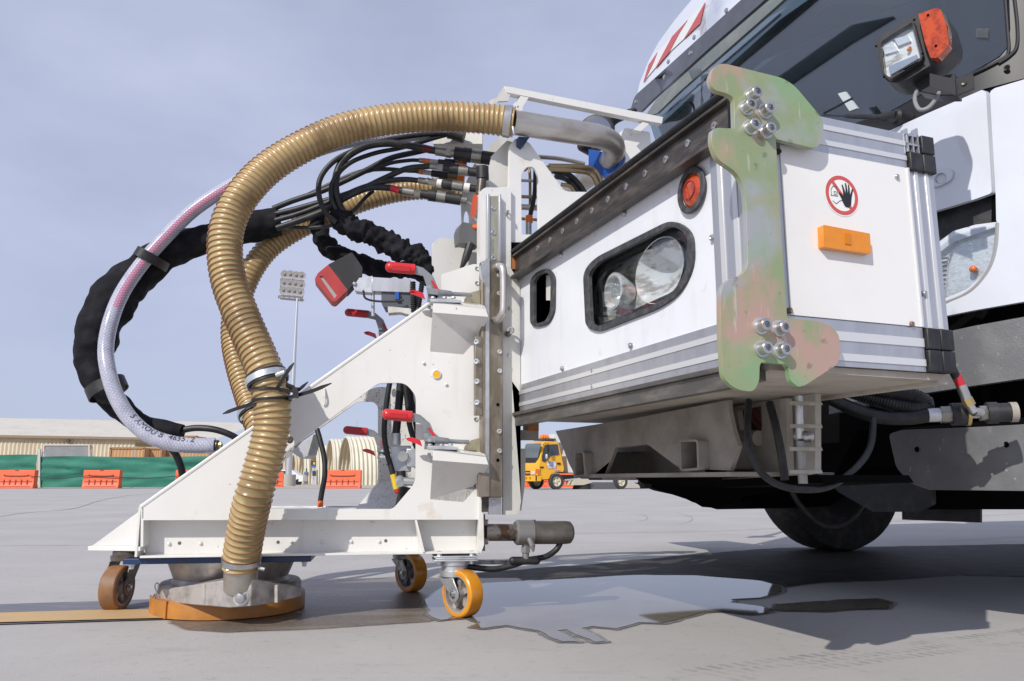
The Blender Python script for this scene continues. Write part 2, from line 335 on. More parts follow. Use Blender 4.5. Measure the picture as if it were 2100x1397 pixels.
q_ = t_.nodes.new('ShaderNodeMapRange'); q_.inputs[1].default_value = .45; q_.inputs[2].default_value = .75; x_ = t_.nodes.new('ShaderNodeMath'); x_.operation = 'MULTIPLY'
for a, b in ((g_.outputs['Position'], m_.inputs[0]), (m_.outputs[0], w_.inputs['Vector']), (g_.outputs['Position'], n_.inputs['Vector']), (n_.outputs['Fac'], r_.inputs[0]), (w_.outputs['Fac'], q_.inputs[0]), (q_.outputs[0], x_.inputs[0]), (r_.outputs[0], x_.inputs[1]), (x_.outputs[0], b_.inputs['Alpha'])): t_.links.new(a, b)
tm = MB()
for l0, l1 in ((-.085, -.045), (-.03, .01), (.025, .065)): tm.add([a0 + dn * l0, a1 + dn * l0, a1 + dn * l1, a0 + dn * l1], [(0, 1, 2, 3)])
struct('tyre_tread_print', tm, TRD, smooth=0)
def soft_sheet(name, px, z, cell, fade, m, nz_amt, nz_scale, grow_=0.0):
    """thin film on the ground whose edge feathers out through a per-vertex edge distance"""
    P = [G(x, y, 0) for x, y in px]; xs = [p.x for p in P]; ys = [p.y for p in P]; pad = fade * 1.5 + grow_
    x0, x1, y0, y1 = min(xs) - pad, max(xs) + pad, min(ys) - pad, max(ys) + pad; nx, ny = int((x1 - x0) / cell) + 1, int((y1 - y0) / cell) + 1
    gx, gy = np.meshgrid(x0 + np.arange(nx + 1) * cell, y0 + np.arange(ny + 1) * cell, indexing='ij'); d = np.full(gx.shape, 1e9); ins = np.zeros(gx.shape, bool)
    for i in range(len(P)):
        a, b = P[i], P[(i + 1) % len(P)]; ex, ey = b.x - a.x, b.y - a.y; t = np.clip(((gx - a.x) * ex + (gy - a.y) * ey) / (ex * ex + ey * ey + 1e-12), 0, 1)
        d = np.minimum(d, np.hypot(gx - a.x - t * ex, gy - a.y - t * ey))
        if abs(ey) > 1e-9: c = ((a.y > gy) != (b.y > gy)) & (gx < (b.x - a.x) * (gy - a.y) / ey + a.x); ins ^= c
    sd = np.where(ins, d, -d) + grow_; w = ny + 1; fs = []
    keep = sd > -fade * 1.2
    for i in range(nx):
        for j in range(ny):
            if keep[i, j] or keep[i + 1, j] or keep[i, j + 1] or keep[i + 1, j + 1]: fs.append((i * w + j, (i + 1) * w + j, (i + 1) * w + j + 1, i * w + j + 1))
    used = sorted({k for f in fs for k in f}); mp_ = {k: n for n, k in enumerate(used)}; fx_, fy_, fd = gx.ravel(), gy.ravel(), sd.ravel()
    me = bpy.data.meshes.new(name); me.from_pydata([(fx_[k], fy_[k], z) for k in used], [], [tuple(mp_[k] for k in f) for f in fs])
    at = me.attributes.new('edge', 'FLOAT', 'POINT'); at.data.foreach_set('value', (fd[used] / fade).astype(np.float32))
    ob = bpy.data.objects.new(name, me); COL.objects.link(ob); ob['kind'] = 'structure'; me.materials.append(m)
    t = m.node_tree
    if not t.nodes.get('edge_attr'):
        b = t.nodes['Principled BSDF']; a_ = t.nodes.new('ShaderNodeAttribute'); a_.name = 'edge_attr'; a_.attribute_name = 'edge'; g_ = t.nodes.new('ShaderNodeNewGeometry')
        n_ = t.nodes.new('ShaderNodeTexNoise'); n_.inputs['Scale'].default_value = nz_scale; n_.inputs['Detail'].default_value = 8; t.links.new(g_.outputs['Position'], n_.inputs['Vector'])
        s1 = t.nodes.new('ShaderNodeMath'); s1.operation = 'MULTIPLY_ADD'; s1.inputs[1].default_value = nz_amt; s1.inputs[2].default_value = -nz_amt * .5
        t.links.new(n_.outputs['Fac'], s1.inputs[0]); s2 = t.nodes.new('ShaderNodeMath'); s2.operation = 'ADD'; t.links.new(a_.outputs['Fac'], s2.inputs[0]); t.links.new(s1.outputs[0], s2.inputs[1])
        s3 = t.nodes.new('ShaderNodeMapRange'); s3.interpolation_type = 'SMOOTHSTEP'; s3.inputs[1].default_value = -.5; s3.inputs[2].default_value = .5; t.links.new(s2.outputs[0], s3.inputs[0]); t.links.new(s3.outputs[0], b.inputs['Alpha'])
    return ob
WETC = mat('damp_concrete', (.125, .10, .083), .4, c2=(.22, .185, .155), amt=1, scale=60, lo=.35, hi=.7, bump=.4, bscale=260)
add_mask(WETC, (.34, .30, .26), 4, .5, .7, amt=.5, stretch=(.5, 2, 1))
soft_sheet('damp_track', [(345, 1262), (352, 1280), (390, 1293), (470, 1298), (620, 1292), (760, 1284), (880, 1276), (940, 1250), (1000, 1212), (1080, 1194), (1060, 1186), (900, 1186), (640, 1188), (600, 1200), (400, 1210)], .0015, .012, .03, WETC, 1.2, 9)
DAMP2 = mat('wet_margin', (.17, .15, .13), .35, c2=(.24, .21, .18), amt=1, scale=50)
WATER = mat('muddy_puddle_water', (.19, .17, .135), .035, c2=(.13, .105, .07), amt=1, scale=3, lo=.45, hi=.7, ior=1.36, spec=.5)
add_mask(WATER, (.40, .26, .13), 60, .66, .72, amt=.85, stretch=(.5, 1.2, 1)); add_mask(WATER, (.05, .04, .03), 90, .69, .73, amt=.8)
WETSHADE = mat('shadow_dark_wet_concrete', (.040, .035, .031), .7, c2=(.085, .078, .07), amt=1, scale=8, lo=.4, hi=.75, bump=.3, bscale=200, spec=.15)
soft_sheet('wet_shadow_ground', [(890, 1196), (960, 1176), (1180, 1160), (1400, 1140), (1600, 1124), (1900, 1120), (2300, 1112), (2300, 1190), (1960, 1180), (1800, 1192), (1690, 1194), (1600, 1206), (1450, 1184), (1200, 1186)], .0012, .02, .07, WETSHADE, 1.6, 3.5)  # damp sheet, its near-black colour also paints the truck's shadow on the ground
pud = [(872, 1232), (905, 1207), (1000, 1197), (1150, 1190), (1300, 1181), (1430, 1182), (1560, 1193), (1598, 1203), (1604, 1214), (1560, 1228), (1500, 1231), (1500, 1238), (1565, 1246), (1585, 1257), (1540, 1262), (1480, 1255), (1440, 1258), (1400, 1270),
       (1358, 1280), (1310, 1279), (1265, 1292), (1215, 1287), (1196, 1291), (1243, 1317), (1222, 1319), (1178, 1303), (1160, 1294), (1146, 1296), (1186, 1318), (1152, 1319), (1105, 1296), (1040, 1285), (990, 1290), (968, 1288), (985, 1279), (960, 1268), (905, 1274), (880, 1262)]
pud2 = [(1588, 1254), (1592, 1241), (1650, 1238), (1720, 1232), (1800, 1229), (1834, 1238), (1822, 1249), (1740, 1251), (1690, 1255)]
pud3 = [(1596, 1216), (1640, 1207), (1700, 1200), (1790, 1180), (2000, 1168), (2000, 1176), (1800, 1192), (1730, 1206), (1660, 1216), (1610, 1222)]
for pz in (pud, pud2):
    soft_sheet('wet_margin', pz, .0025, .008, .012, DAMP2, 4.0, 9, .014); soft_sheet('puddle', pz, .004, .006, .008, WATER, 5.0, 9)
# ================================================================== EQUIPMENT BOX on the truck nose
S_, ZB, ZT, WL = .528, .685, 1.25, 1.46
box = thing('equipment_box', 'white panelled aluminium equipment box carried across the truck nose, with lamps and hand warning sticker', 'equipment box', bw(.26, 1.05, ZB))
def bxm(b0, b1, w0, w1, z0, z1, mb=None):
    return (mb or MB()).hexa(bw((b0 + b1) / 2, (w0 + w1) / 2, (z0 + z1) / 2), BX * (b1 - b0) / 2, WX * (w1 - w0) / 2, ZX * (z1 - z0) / 2)
BC = Plane(bw(0, 0, 0), -BX)
# front (headlight) face, cut open round the lamps
bigh = [(1203, 668, 26), (1197, 560, 30), (1235, 523, 30), (1385, 450, 60), (1420, 505, 60), (1408, 565, 60), (1370, 610, 50), (1222, 678, 20)]
bigh = [(1209, 665, 20), (1204, 560, 26), (1225, 536, 22), (1378, 459, 48), (1410, 480, 30), (1413, 545, 50), (1385, 598, 45), (1345, 625, 20), (1225, 672, 14)]
smallh = [(1093, 666, 10), (1093, 575, 14), (1105, 562, 10), (1122, 557, 8), (1130, 570, 8), (1129, 640, 14), (1118, 660, 8)]
lampc = BC.at(1424, 391)
def on_front(dw, dz, out=0): return lampc + WX * dw + ZX * dz - BX * out
pan = [bw(0, .118, .787), bw(0, WL - .1, .787), bw(0, WL - .1, 1.185), bw(0, .118, 1.185)]
circ = lambda r, n=36: [on_front(r * math.cos(2 * math.pi * i / n), r * math.sin(2 * math.pi * i / n)) for i in range(n)]
fp = MB().slab([pan, [BC.at(*p) for p in rnd(bigh)], [BC.at(*p) for p in rnd(smallh)], circ(.047)], BX * .004)
mk('front_panel', fp, BOXW, box)
def grow(poly, d):   # grow a closed pixel outline outwards
    q = rnd(poly); n = len(q); cx = sum(p[0] for p in q) / n; cy = sum(p[1] for p in q) / n; o = []
    ar = sum(q[i][0] * q[(i + 1) % n][1] - q[(i + 1) % n][0] * q[i][1] for i in range(n)); sg = 1 if ar > 0 else -1
    for i in range(n):
        a, b = Vector(q[i - 1]), Vector(q[(i + 1) % n]); t = (b - a).normalized(); o.append((q[i][0] + t.y * d * sg, q[i][1] - t.x * d * sg))
    return o
for nm, hh, d0, d1 in (('lamp_opening_seal', bigh, -2, 9), ('hand_hole_seal', smallh, -1, 6.5)):
    sm = MB().plate(BC, grow(hh, d1), .012, [grow(hh, d0)], .008); mk(nm, sm, RUBG, box, bevel=.003)
# seal of the round amber marker
mk('marker_lamp_seal', MB().ring(on_front(0, 0, .012), BX, .041, .056, .007, 40), RUBG, box, bevel=.003)
ml = mk('marker_lamp', MB().lathe(on_front(0, 0, .004), -BX, [(-.012, .001), (-.012, .0415), (.0, .0415), (.006, .034), (.010, .018), (.0105, .001)]), REDAMB, box)
mk('lens_rib', MB().ring(on_front(0, 0, .016), BX, .0205, .022, .008, 30), REDD, ml)
# housings behind the openings
hb = BC.off(-.10)
hs = [(1185, 700), (1185, 520), (1230, 490), (1440, 420), (1440, 640), (1240, 700)]
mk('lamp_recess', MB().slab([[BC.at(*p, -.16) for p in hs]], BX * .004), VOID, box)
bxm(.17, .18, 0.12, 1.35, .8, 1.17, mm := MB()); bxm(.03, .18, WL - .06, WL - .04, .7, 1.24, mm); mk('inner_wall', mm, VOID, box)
mk('bracket_in_opening', nbox(BC, 1120, 565, 1130, 616, .01, -.03), GREYW, box)
hl = mk('box_headlight', MB().plate(BC, grow(bigh, -4), .004, (), -.014), GLASS, box)
mk('headlight_bezel', MB().plate(BC, grow(bigh, 10), .01, [[(1225, 655, 14), (1218, 590, 26), (1245, 550, 20), (1378, 490, 26), (1406, 494, 12), (1408, 560, 25), (1385, 596, 18), (1244, 660, 12)]], -.03), mat('bezel_dark_glossy', (.03, .032, .036), .15, coat=.5, c2=(.06, .06, .06), amt=.5), hl)
c1 = BC.at(1262, 598, -.03); 
mk('projector_lens_ring', MB().lathe(c1, -BX, [(-.05, .03), (0, .055), (.008, .054), (.008, .045), (-.01, .042), (-.03, .03), (-.045, .012), (-.047, .001)]), BOWL, hl)
mk('projector_lens', MB().lathe(c1 + BX * .02, -BX, [(0, .001), (.0, .036), (.012, .034), (.02, .026), (.026, .012), (.028, .001)]), GLASS, hl)
c2_ = BC.at(1350, 555, -.028)
rf = MB(); rings = []
for k in range(7):
    q = k / 6; rings.append([c2_ + BX * (.05 * (1 - q * q)) + WX * (math.cos(2 * math.pi * j / 32) * .118 * q + .0) + ZX * (math.sin(2 * math.pi * j / 32) * .085 * q) for j in range(32)])
rf.loft(rings, False); mk('reflector_bowl', rf, BOWL, hl, label='wide polished reflector bowl')
mk('reflector_backing', MB().plate(BC, [(1250, 660), (1225, 570), (1290, 520), (1400, 480), (1425, 520), (1410, 590), (1330, 650)], .004, (), -.085), BOWL, hl)
# aluminium profiles built as stepped ribs
def profile(name, mk_box, n=5, parent=box, w=(.22, .14, .28, .14, .22)):
    """mk_box(t0, t1, out) -> MB for a strip spanning fraction t0..t1 of the profile height"""
    base = None; t = 0
    for i, f in enumerate(w):
        o = mk('profile_rib' if base else name, mk_box(t, t + f, 0 if i % 2 == 0 else .0022), ALUB if i % 2 else ALU, base or parent, bevel=.0006)
        base = base or o; t += f
fz = lambda z0, z1: (lambda t0, t1, o: bxm(-.006 - o, .0, .0, WL, z1 - (z1 - z0) * t1, z1 - (z1 - z0) * t0))
profile('lower_front_profile', fz(.688, .787))
profile('corner_profile', lambda t0, t1, o: bxm(-.006 - o, .0, .118 * t0, .118 * t1, .7875, 1.178))
profile('lower_end_profile', lambda t0, t1, o: bxm(.001, .446, -.012 - o, -.006, .787 - .1 * t1, .787 - .1 * t0), w=(.25, .2, .27, .16, .12))
profile('upper_end_profile', lambda t0, t1, o: bxm(.001, .446, -.012 - o, -.006, 1.25 - .087 * t1, 1.25 - .087 * t0))
profile('right_end_profile', lambda t0, t1, o: bxm(.446 + .08 * t0, .446 + .08 * t1, -.012 - o, -.006, .787, 1.1635))
profile('left_end_profile', lambda t0, t1, o: bxm(.002 + .078 * t0, .002 + .078 * t1, -.012 - o, -.006, .7875, 1.163))
mk('box_core', bxm(.19, S_ - .004, .0, WL, .70, 1.24), mat('box_core_white', (.6, .6, .62), .5), box)
mk('box_core', bxm(.005, .19, -.0055, .10, .70, 1.24), mat('box_core_white', (.6, .6, .62), .5), box)
mk('top_sheet', bxm(.004, S_ - .002, .0, WL, 1.2405, 1.252), BOXW, box)
mk('end_panel', bxm(.080, .4455, -.0145, -.0065, .788, 1.163), mat('end_panel_white', (.80, .79, .77), .32, c2=(.72, .70, .67), amt=.5, scale=3, coat=.15), box)
mk('panel_edge_trim', bxm(.4405, .4455, -.018, -.0148, .788, 1.163), ALUB, box)
mk('underside_panel', bxm(.03, S_ - .01, .0, WL, .672, .6865), BEIGE, box)
mk('underside_edge_angle', bxm(S_ - .035, S_ - .004, .0, WL, .664, .6718), BEIGE, box)
# black corner caps, each a small square block
for b0, z0, w0 in ((.449, .688, .038), (.490, .688, .038), (.449, .7375, .038), (.490, .7375, .038)):
    mk('corner_cap', bxm(b0, b0 + .0385, -.022, .02, z0, z0 + .048), BLACKM, box, bevel=.003)
for b0, z0, h in ((.449, 1.158, .045), (.490, 1.158, .045), (.490, 1.205, .045)):
    mk('corner_cap', bxm(b0, b0 + .0385, -.022, .02, z0, z0 + h), BLACKM, box, bevel=.003)
pe = MB(); bxm(.449, .488, -.016, .0, 1.245, 1.25, pe); bxm(.449, .4535, -.016, .0, 1.205, 1.262, pe); bxm(.466, .470, -.016, .0, 1.205, 1.255, pe); bxm(.482, .486, -.016, 0, 1.205, 1.268, pe); bxm(.449, .488, -.016, 0, 1.222, 1.226, pe)
mk('cut_profile_end', pe, ALU, box); mk('profile_end_cavity', bxm(.449, .488, -.004, .002, 1.204, 1.245), VOID, box)
# steel guide rails along the front face
up = MB(); bxm(-.040, -.006, .005, WL, 1.176, 1.186, up); bxm(-.016, -.006, .005, WL, 1.186, 1.262, up); bxm(-.030, -.006, .005, WL, 1.262, 1.270, up)
ur = mk('upper_guide_rail', up, DSTEEL, box, bevel=.001)
mk('rail_seal_lip', MB().tube([bw(-.03, .005, 1.283), bw(-.03, WL, 1.283)], .0065, 8), BLACK, ur); mk('rail_seal_lip', MB().tube([bw(-.012, .005, 1.286), bw(-.012, WL, 1.286)], .009, 8), BLACKM, ur)
lo = MB(); bxm(-.034, -.006, .01, WL, .676, .687, lo); bxm(-.024, .0, .01, WL, .640, .676, lo); bxm(.002, .028, .01, WL, .650, .671, lo)
lr = mk('lower_guide_rail', lo, mat('lower_rail_steel', (.12, .115, .105), .4, .5, c2=(.24, .21, .18), amt=.8, scale=9, stretch=(1, 1, 4)), box, bevel=.001)
k = 0
for x, y in ((1464, 258), (1410, 294), (1365, 327), (1323, 356), (1284, 383), (1247, 409), (1214, 432), (1183, 454), (1154, 474), (1128, 492), (1103, 509)):
    p = PFR.at(x, y, .016); s = mk('rail_screw', MB().lathe(p, -BX, [(0, .010), (.002, .010), (.003, .008), (.003, .0045), (.0, .004)], 12), STEEL, ur)
for x, y in ((1280, 439), (1150, 524), (1461, 488), (1293, 709), (1153, 756), (1060, 580), (1216, 760), (1216, 793), (1390, 325 + 40)):
    if (x, y) == (1390, 365): continue
    p = PFR.at(x, y, .004); mk('panel_screw', MB().lathe(p, -BX, [(-.004, .008), (.002, .008), (.005, .006), (.006, .003), (.004, .001)], 12), STEEL, box)
for x, y, m_ in ((1596, 311, BLACKM), (1838, 363, STEEL), (1619, 637, mat('rusty_screw', (.2, .13, .1), .6)), (1869, 665, mat('rusty_screw', (.2, .13, .1), .6)), (1895, 602, STEEL)):
    p = PEND.at(x, y, .0145); mk('panel_screw', MB().lathe(p, -WX, [(0, .0065), (.004, .006), (.006, .004), (.004, .001)], 12), m_, box)
# rail end with cable chain
mk('rail_end_block', bxm(-.036, .0, -.004, .006, 1.18, 1.285), BLACK, box)
cc = mk('cable_chain', MB().tube([bw(.02, .03, 1.300), bw(.02, .5, 1.300)], .012, 6), BLUE2, box)
for i in range(9): mk('chain_link', bxm(.006, .03, .025 + i * .014, .033 + i * .014, 1.310, 1.317), mat('tan_chain_link', (.55, .42, .28), .5), cc)
# amber reflector and warning sticker on the end panel
rf_ = MB().plate(PEND, [(1688, 461, 3), (1784, 479, 3), (1787, 521, 3), (1690, 507, 3)], .017, (), .0315); r0 = mk('side_reflector', rf_, AMBER, box, bevel=.003)
mk('reflector_core', MB().plate(PEND, [(1733, 478), (1745, 480), (1746, 502), (1734, 500)], .003, (), .0335), mat('amber_core', (.62, .2, .005), .2), r0)
sc = PEND.at(1726, 401, .0147); SR = .0485
def stk(x, z, o=0): return sc + BX * x + ZX * z - WX * o
def disc(r, o, n=40): return MB().add([stk(r * math.cos(2 * math.pi * i / n), r * math.sin(2 * math.pi * i / n), o) for i in range(n)], [tuple(range(n))])
st = mk('warning_sticker', disc(SR, .0006), mat('sticker_white', (.82, .82, .80), .35), box)
SRED = mat('sticker_red', (.58, .09, .08), .4); SBLK = mat('sticker_black', (.015, .015, .017), .4)
rg = MB(); n = 40; rg.add([stk(r * math.cos(2 * math.pi * i / n), r * math.sin(2 * math.pi * i / n), .0010) for r in (.0365, .0455) for i in range(n)], [(i, (i + 1) % n, n + (i + 1) % n, n + i) for i in range(n)])
d_ = Vector((math.cos(R(-50)), math.sin(R(-50)))); e_ = Vector((-d_.y, d_.x)) * .0042
rg.add([stk(*(d_ * a + e_ * b), .0012) for a, b in ((-.038, -1), (.038, -1), (.038, 1), (-.038, 1))], [(0, 1, 2, 3)]); mk('red_prohibition_ring', rg, SRED, st)
hand = [(.000, -.026), (.010, -.027), (.016, -.02), (.018, -.006), (.022, .010), (.025, .018), (.022, .0195), (.018, .010), (.015, .004), (.0155, .022), (.0145, .028), (.012, .028), (.0115, .018), (.0095, .006), (.008, .026), (.0065, .031), (.004, .030), (.0045, .018), (.0035, .006), (.000, .02), (-.0025, .026), (-.005, .0245), (-.003, .012), (-.0025, -.002), (-.008, .004), (-.013, .0065), (-.0145, .004), (-.009, -.006), (-.005, -.016)]
hp = [stk(x * 1.08 + .006, z * .98, .0018) for x, z in hand]; hm = MB().add(hp, [tuple(t) for t in tessellate_polygon([hp])]); mk('black_hand_symbol', hm, SBLK, st)
om = MB()
for a, b in (((-.032, -.004), (-.012, -.004)), ((-.030, -.004), (-.030, .010)), ((-.030, .010), (-.024, .018)), ((-.024, .018), (-.015, .018)), ((-.015, .018), (-.012, .006)), ((-.012, .006), (-.012, -.004)), ((-.022, .006), (-.016, .006)), ((-.022, .006), (-.022, -.001)), ((-.016, .006), (-.016, -.001)), ((-.022, -.001), (-.016, -.001)), ((-.018, -.022), (-.008, -.014)), ((-.008, -.014), (.0, -.012)), ((-.018, -.022), (-.028, -.016))):
    a, b = Vector(a), Vector(b); t = (b - a).normalized(); q = Vector((-t.y, t.x)) * .0006; om.add([stk(*(a + q), .0014), stk(*(b + q), .0014), stk(*(b - q), .0014), stk(*(a - q), .0014)], [(0, 1, 2, 3)])
mk('outline_figure', om, SBLK, st)
# green zinc hook plate bolted on the corner
hk = [(1455, 158, 10), (1467, 134, 14), (1485, 130, 10), (1605, 160, 12), (1630, 176, 12), (1678, 233, 14), (1689, 250, 14), (1688, 290, 14), (1672, 305, 10), (1591, 285), (1592, 300), (1604, 500), (1613, 626), (1614, 652, 5), (1691, 660, 20), (1721, 682, 18), (1724, 728, 20), (1717, 748, 8), (1652, 790, 10), (1640, 795, 8), (1622, 783, 12), (1616, 750, 6), (1608, 747, 4), (1561, 743, 4), (1558, 752), (1557, 784, 10), (1545, 804, 10), (1512, 800, 16), (1484, 778, 16), (1478, 690, 20), (1477, 594, 20), (1494, 572, 12), (1526, 563, 16), (1534, 540, 12), (1529, 392, 24), (1514, 355, 20), (1470, 326, 16), (1458, 290, 12), (1461, 266, 8), (1470, 262, 6), (1507, 264), (1505, 200, 8), (1492, 192, 12), (1461, 184, 12)]
hkm = MB().plate(PEND, hk, .013, (), .045); hook = mk('hook_plate', hkm, ZINC, box, bevel=.0015, label='iridescent green and pink zinc plated hook plate with nine socket bolts')
mk('hook_plate_spacer', nbox(PEND, 1535, 175, 1600, 290, .018, .0318), DSTEEL, box)
def sbolt(p, ax, r, h, parent, m=STEEL, wash=True):
    ax = Vector(ax).normalized(); o = mk('socket_bolt', MB().lathe(p, ax, [(-.002, r), (h * .93, r), (h, r * .9), (h, r * .55), (h * .55, r * .5), (h * .55, .0002)], 20), m, parent)
    if wash: mk('washer', MB().lathe(p, ax, [(-.001, r * 1.35), (.0035, r * 1.35), (.0035, r)], 20), GALV, o)
for x, y in ((1541, 196), (1529, 222), (1567, 229), (1537, 262), (1569, 270), (1559, 669), (1597, 674), (1561, 716), (1599, 719)):
    sbolt(PEND.at(x, y, .045), -WX, .0125, .022, hook)
# ================================================================== LIFT MAST on the box rail
mast = thing('lift_mast', 'upright lift mast with worn brown carriage plate beside the white box', 'lift mast', bw(-.1, 1.31, .34))
P1 = PM
tw = [(1044, 300, 4), (1058, 283, 6), (1085, 292, 5), (1152, 385, 8), (1162, 393, 6), (1222, 394), (1222, 440), (1100, 512), (1032, 512), (1030, 560), (1000, 560), (1000, 385), (1043, 384, 5)]
mk('tower_plate', MB().plate(P1, tw, .012, [[(1070, 481), (1069, 356, 10), (1080, 342, 8), (1094, 342, 8), (1103, 357, 10), (1104, 481)]], -.02), WHITE, mast, bevel=.0015)
mk('tower_rear_plate', MB().plate(P1, [(1000, 372), (1008, 320), (1040, 288), (1052, 292), (1052, 386), (1004, 386)], .01, (), -.075), GREYW, mast)
mk('tower_far_plate', MB().plate(P1, [(948, 475, 4), (946, 400, 6), (975, 330, 12), (1035, 270, 6), (1050, 290), (1050, 400), (975, 490)], .01, [ell(957, 452, 6, 20)], -.22), GREYW, mast)
mk('column', MB().plate(P1, [(984, 560), (984, 393, 6), (995, 384, 6), (1048, 386), (1048, 560)], .035, (), .0), WHITE, mast, bevel=.002)
RAILG = mat('greased_rail_steel', (.50, .475, .37), .3, .6, c2=(.38, .36, .25), amt=.7, scale=16, stretch=(3, 3, .5))
rl = mk('guide_rail', nbox(P1, 1001, 402, 1027, 536, .014, .0145), RAILG, mast, bevel=.001)
for x0, x1 in ((1000, 1004.5), (1023.5, 1028)): mk('rail_edge', nbox(P1, x0, 398, x1, 536, .018, .021), ALU, rl, bevel=.001)
for y in (427, 478, 530): mk('rail_screw', MB().lathe(P1.at(1012, y, .0145), -WX, [(-.001, .009), (.003, .009), (.004, .007), (.003, .004), (.001, .0005)], 14), STEEL, rl)
mk('eye_bolt', MB().ring(P1.at(1042, 437, .008), -BX + ZX * .2, .006, .011, .006, 16), STEEL, mast)
v_, f_ = 0, 0
tt = text_on('H07725', .016, P1.at(1013.5, 505, .0150), ZX, -BX * 1, -WX); mk('stamped_number', tt, mat('stamp_grey', (.2, .19, .16), .6), rl)
# brown carriage
ca = mk('carriage_plate', nbox(P1, 988, 536, 1031, 1020, .03, .052), BROWN, mast, bevel=.002, label='tall worn brown steel carriage plate')
mk('carriage_edge_strip', nbox(P1, 996, 540, 1003.5, 1018, .004, .0565), GALV, ca)
mk('carriage_cap', MB().plate(P1, [(985, 548), (998, 530, 3), (1004, 530), (1004, 600), (990, 575)], .02, (), .060), GALV, ca)
mk('edge_block', nbox(P1, 975, 690, 989, 852, .02, .056), BROWN, ca, bevel=.001)
mk('edge_block', nbox(P1, 982, 970, 1003, 1019, .02, .058), BROWN, ca, bevel=.001)
for x, y in ((1023.5, 565), (1023.5, 602), (1024, 722), (1024, 761), (1023.5, 885), (1024, 925)): sbolt(P1.at(x, y, .052), -WX, .0082, .006, ca, mat('pale_screw', (.62, .62, .6), .35, .5), False)
for x, y in ((979, 702), (979, 742), (980, 783), (980, 826)): sbolt(P1.at(x, y, .056), (-WX * .6 - BX * .6), .0095, .010, ca, GALV, False)
for x, y in ((1021, 830), (1021, 944)): mk('bolt_hole', MB().lathe(P1.at(x, y, .0525), -WX, [(0, .006), (.0006, .006)], 12), VOID, ca)
mk('guide_rail', nbox(P1, 1003, 1020, 1028, 1055, .014, .03), ALU, mast, bevel=.001); mk('guide_rail_backing', nbox(P1, 988, 1019, 1003, 1050, .02, .02), DSTEEL, mast)
sbolt(P1.at(1012, 1028, .031), -WX, .008, .003, mast, STEEL, False)
wp = MB().plate(P1, [(1031.5, 545), (1045, 545), (1058, 568, 6), (1066, 585, 8), (1069, 1030, 8), (1062, 1056, 5), (1031.5, 1056)], .012, (), .012)
w_ = mk('side_cover_plate', wp, mat('dusty_white_plate', (.66, .65, .61), .4, c2=(.55, .54, .5), amt=.5, scale=7, bump=.05), mast, bevel=.0015)
mk('cover_return_edge', MB().plate(P1, [(1069, 920, 3), (1078, 920, 3), (1077, 990), (1069, 1048)], .01, (), -.03), GREYW, mast)
mk('grab_handle', MB().tube(spline([P1.at(1018, 549, .052), P1.at(1024, 546, .085), P1.at(1031, 552, .105), P1.at(1033, 575, .108), P1.at(1033, 620, .108), P1.at(1031, 642, .105), P1.at(1022, 655, .085), P1.at(1016, 657, .052)]), .0135, 14), mat('scuffed_handle_steel', (.56, .54, .53), .35, .6, c2=(.32, .27, .23), amt=.7, scale=22, lo=.52, hi=.62), mast)
eb = mk('eye_bolt', MB().capsule(P1.at(1042, 685, .014), P1.at(1042, 685, .03), .011), DSTEEL, mast); mk('eye_ring', MB().ring(P1.at(1048, 678, .035), -BX * .8 - WX, .008, .013, .007, 18), STEEL, eb)
for x, y in ((1044, 633), (1044, 729)): sbolt(P1.at(x, y, .012), -WX, .007, .004, mast, STEEL, False)
# bracket, orange block and dark shoe joining the mast to the rail
mk('rail_shoe', MB().plate(P1, [(1032, 500, 4), (1045, 497), (1090, 497), (1066, 530), (1060, 560), (1032, 540)], .03, (), -.015), VOID, mast)
mk('orange_shoe', nbox(P1, 1036, 527, 1058, 552, .03, -.004), mat('orange_brown_block', (.42, .17, .06), .6, c2=(.2, .1, .06), amt=.6, scale=20), mast)
mk('lower_shoe', nbox(P1, 1068, 882, 1105, 902, .05, -.02), GRIME, mast, bevel=.002); mk('orange_shoe', nbox(P1, 1083, 865, 1105, 884, .05, -.02), mat('orange_brown_block', (.42, .17, .06), .6), mast)
# top bar and its stays, running back along the box
br = MB().plate(P1, [(1034, 177), (1046, 178), (1360, 240), (1358, 254), (1330, 249), (1040, 190)], .03, (), .0); mk('top_bar', br, WHITE, mast, bevel=.002)
mk('top_bar_stay', MB().plate(P1, [(1069, 194), (1086, 198), (1068, 226), (1054, 222)], .025, (), -.002), WHITE, mast, bevel=.001)
mk('top_bar_stay', MB().plate(P1, [(1318, 250), (1332, 254), (1314, 270), (1300, 266)], .025, (), -.002), WHITE, mast, bevel=.001)
mk('top_bar_end', MB().plate(P1, [(1034, 177), (1047, 192), (1042, 207), (1022, 208), (1012, 218), (998, 216), (1006, 205), (1020, 200), (1025, 190)], .01, (), -.003), GREYW, mast)
mk('pipe_support', MB().plate(P1, [(1281, 262, 4), (1333, 271, 4), (1337, 318), (1283, 348)], .09, (), -.06), WHITE, mast, bevel=.003)
mk('pipe_saddle', MB().plate(P1, [(1064, 280), (1086, 282), (1072, 302), (1064, 296)], .03, (), .006), BLUE, mast)
mk('pipe_saddle_lug', MB().ring(P1.at(1060, 222, .0), -WX, .004, .02, .012, 16), WHITE, mast)
mk('far_arm_plate', MB().plate(P1, [(888, 640), (886, 500, 8), (900, 488, 6), (985, 492), (985, 640)], .01, (), -.16), WHITE, mast, bevel=.001)
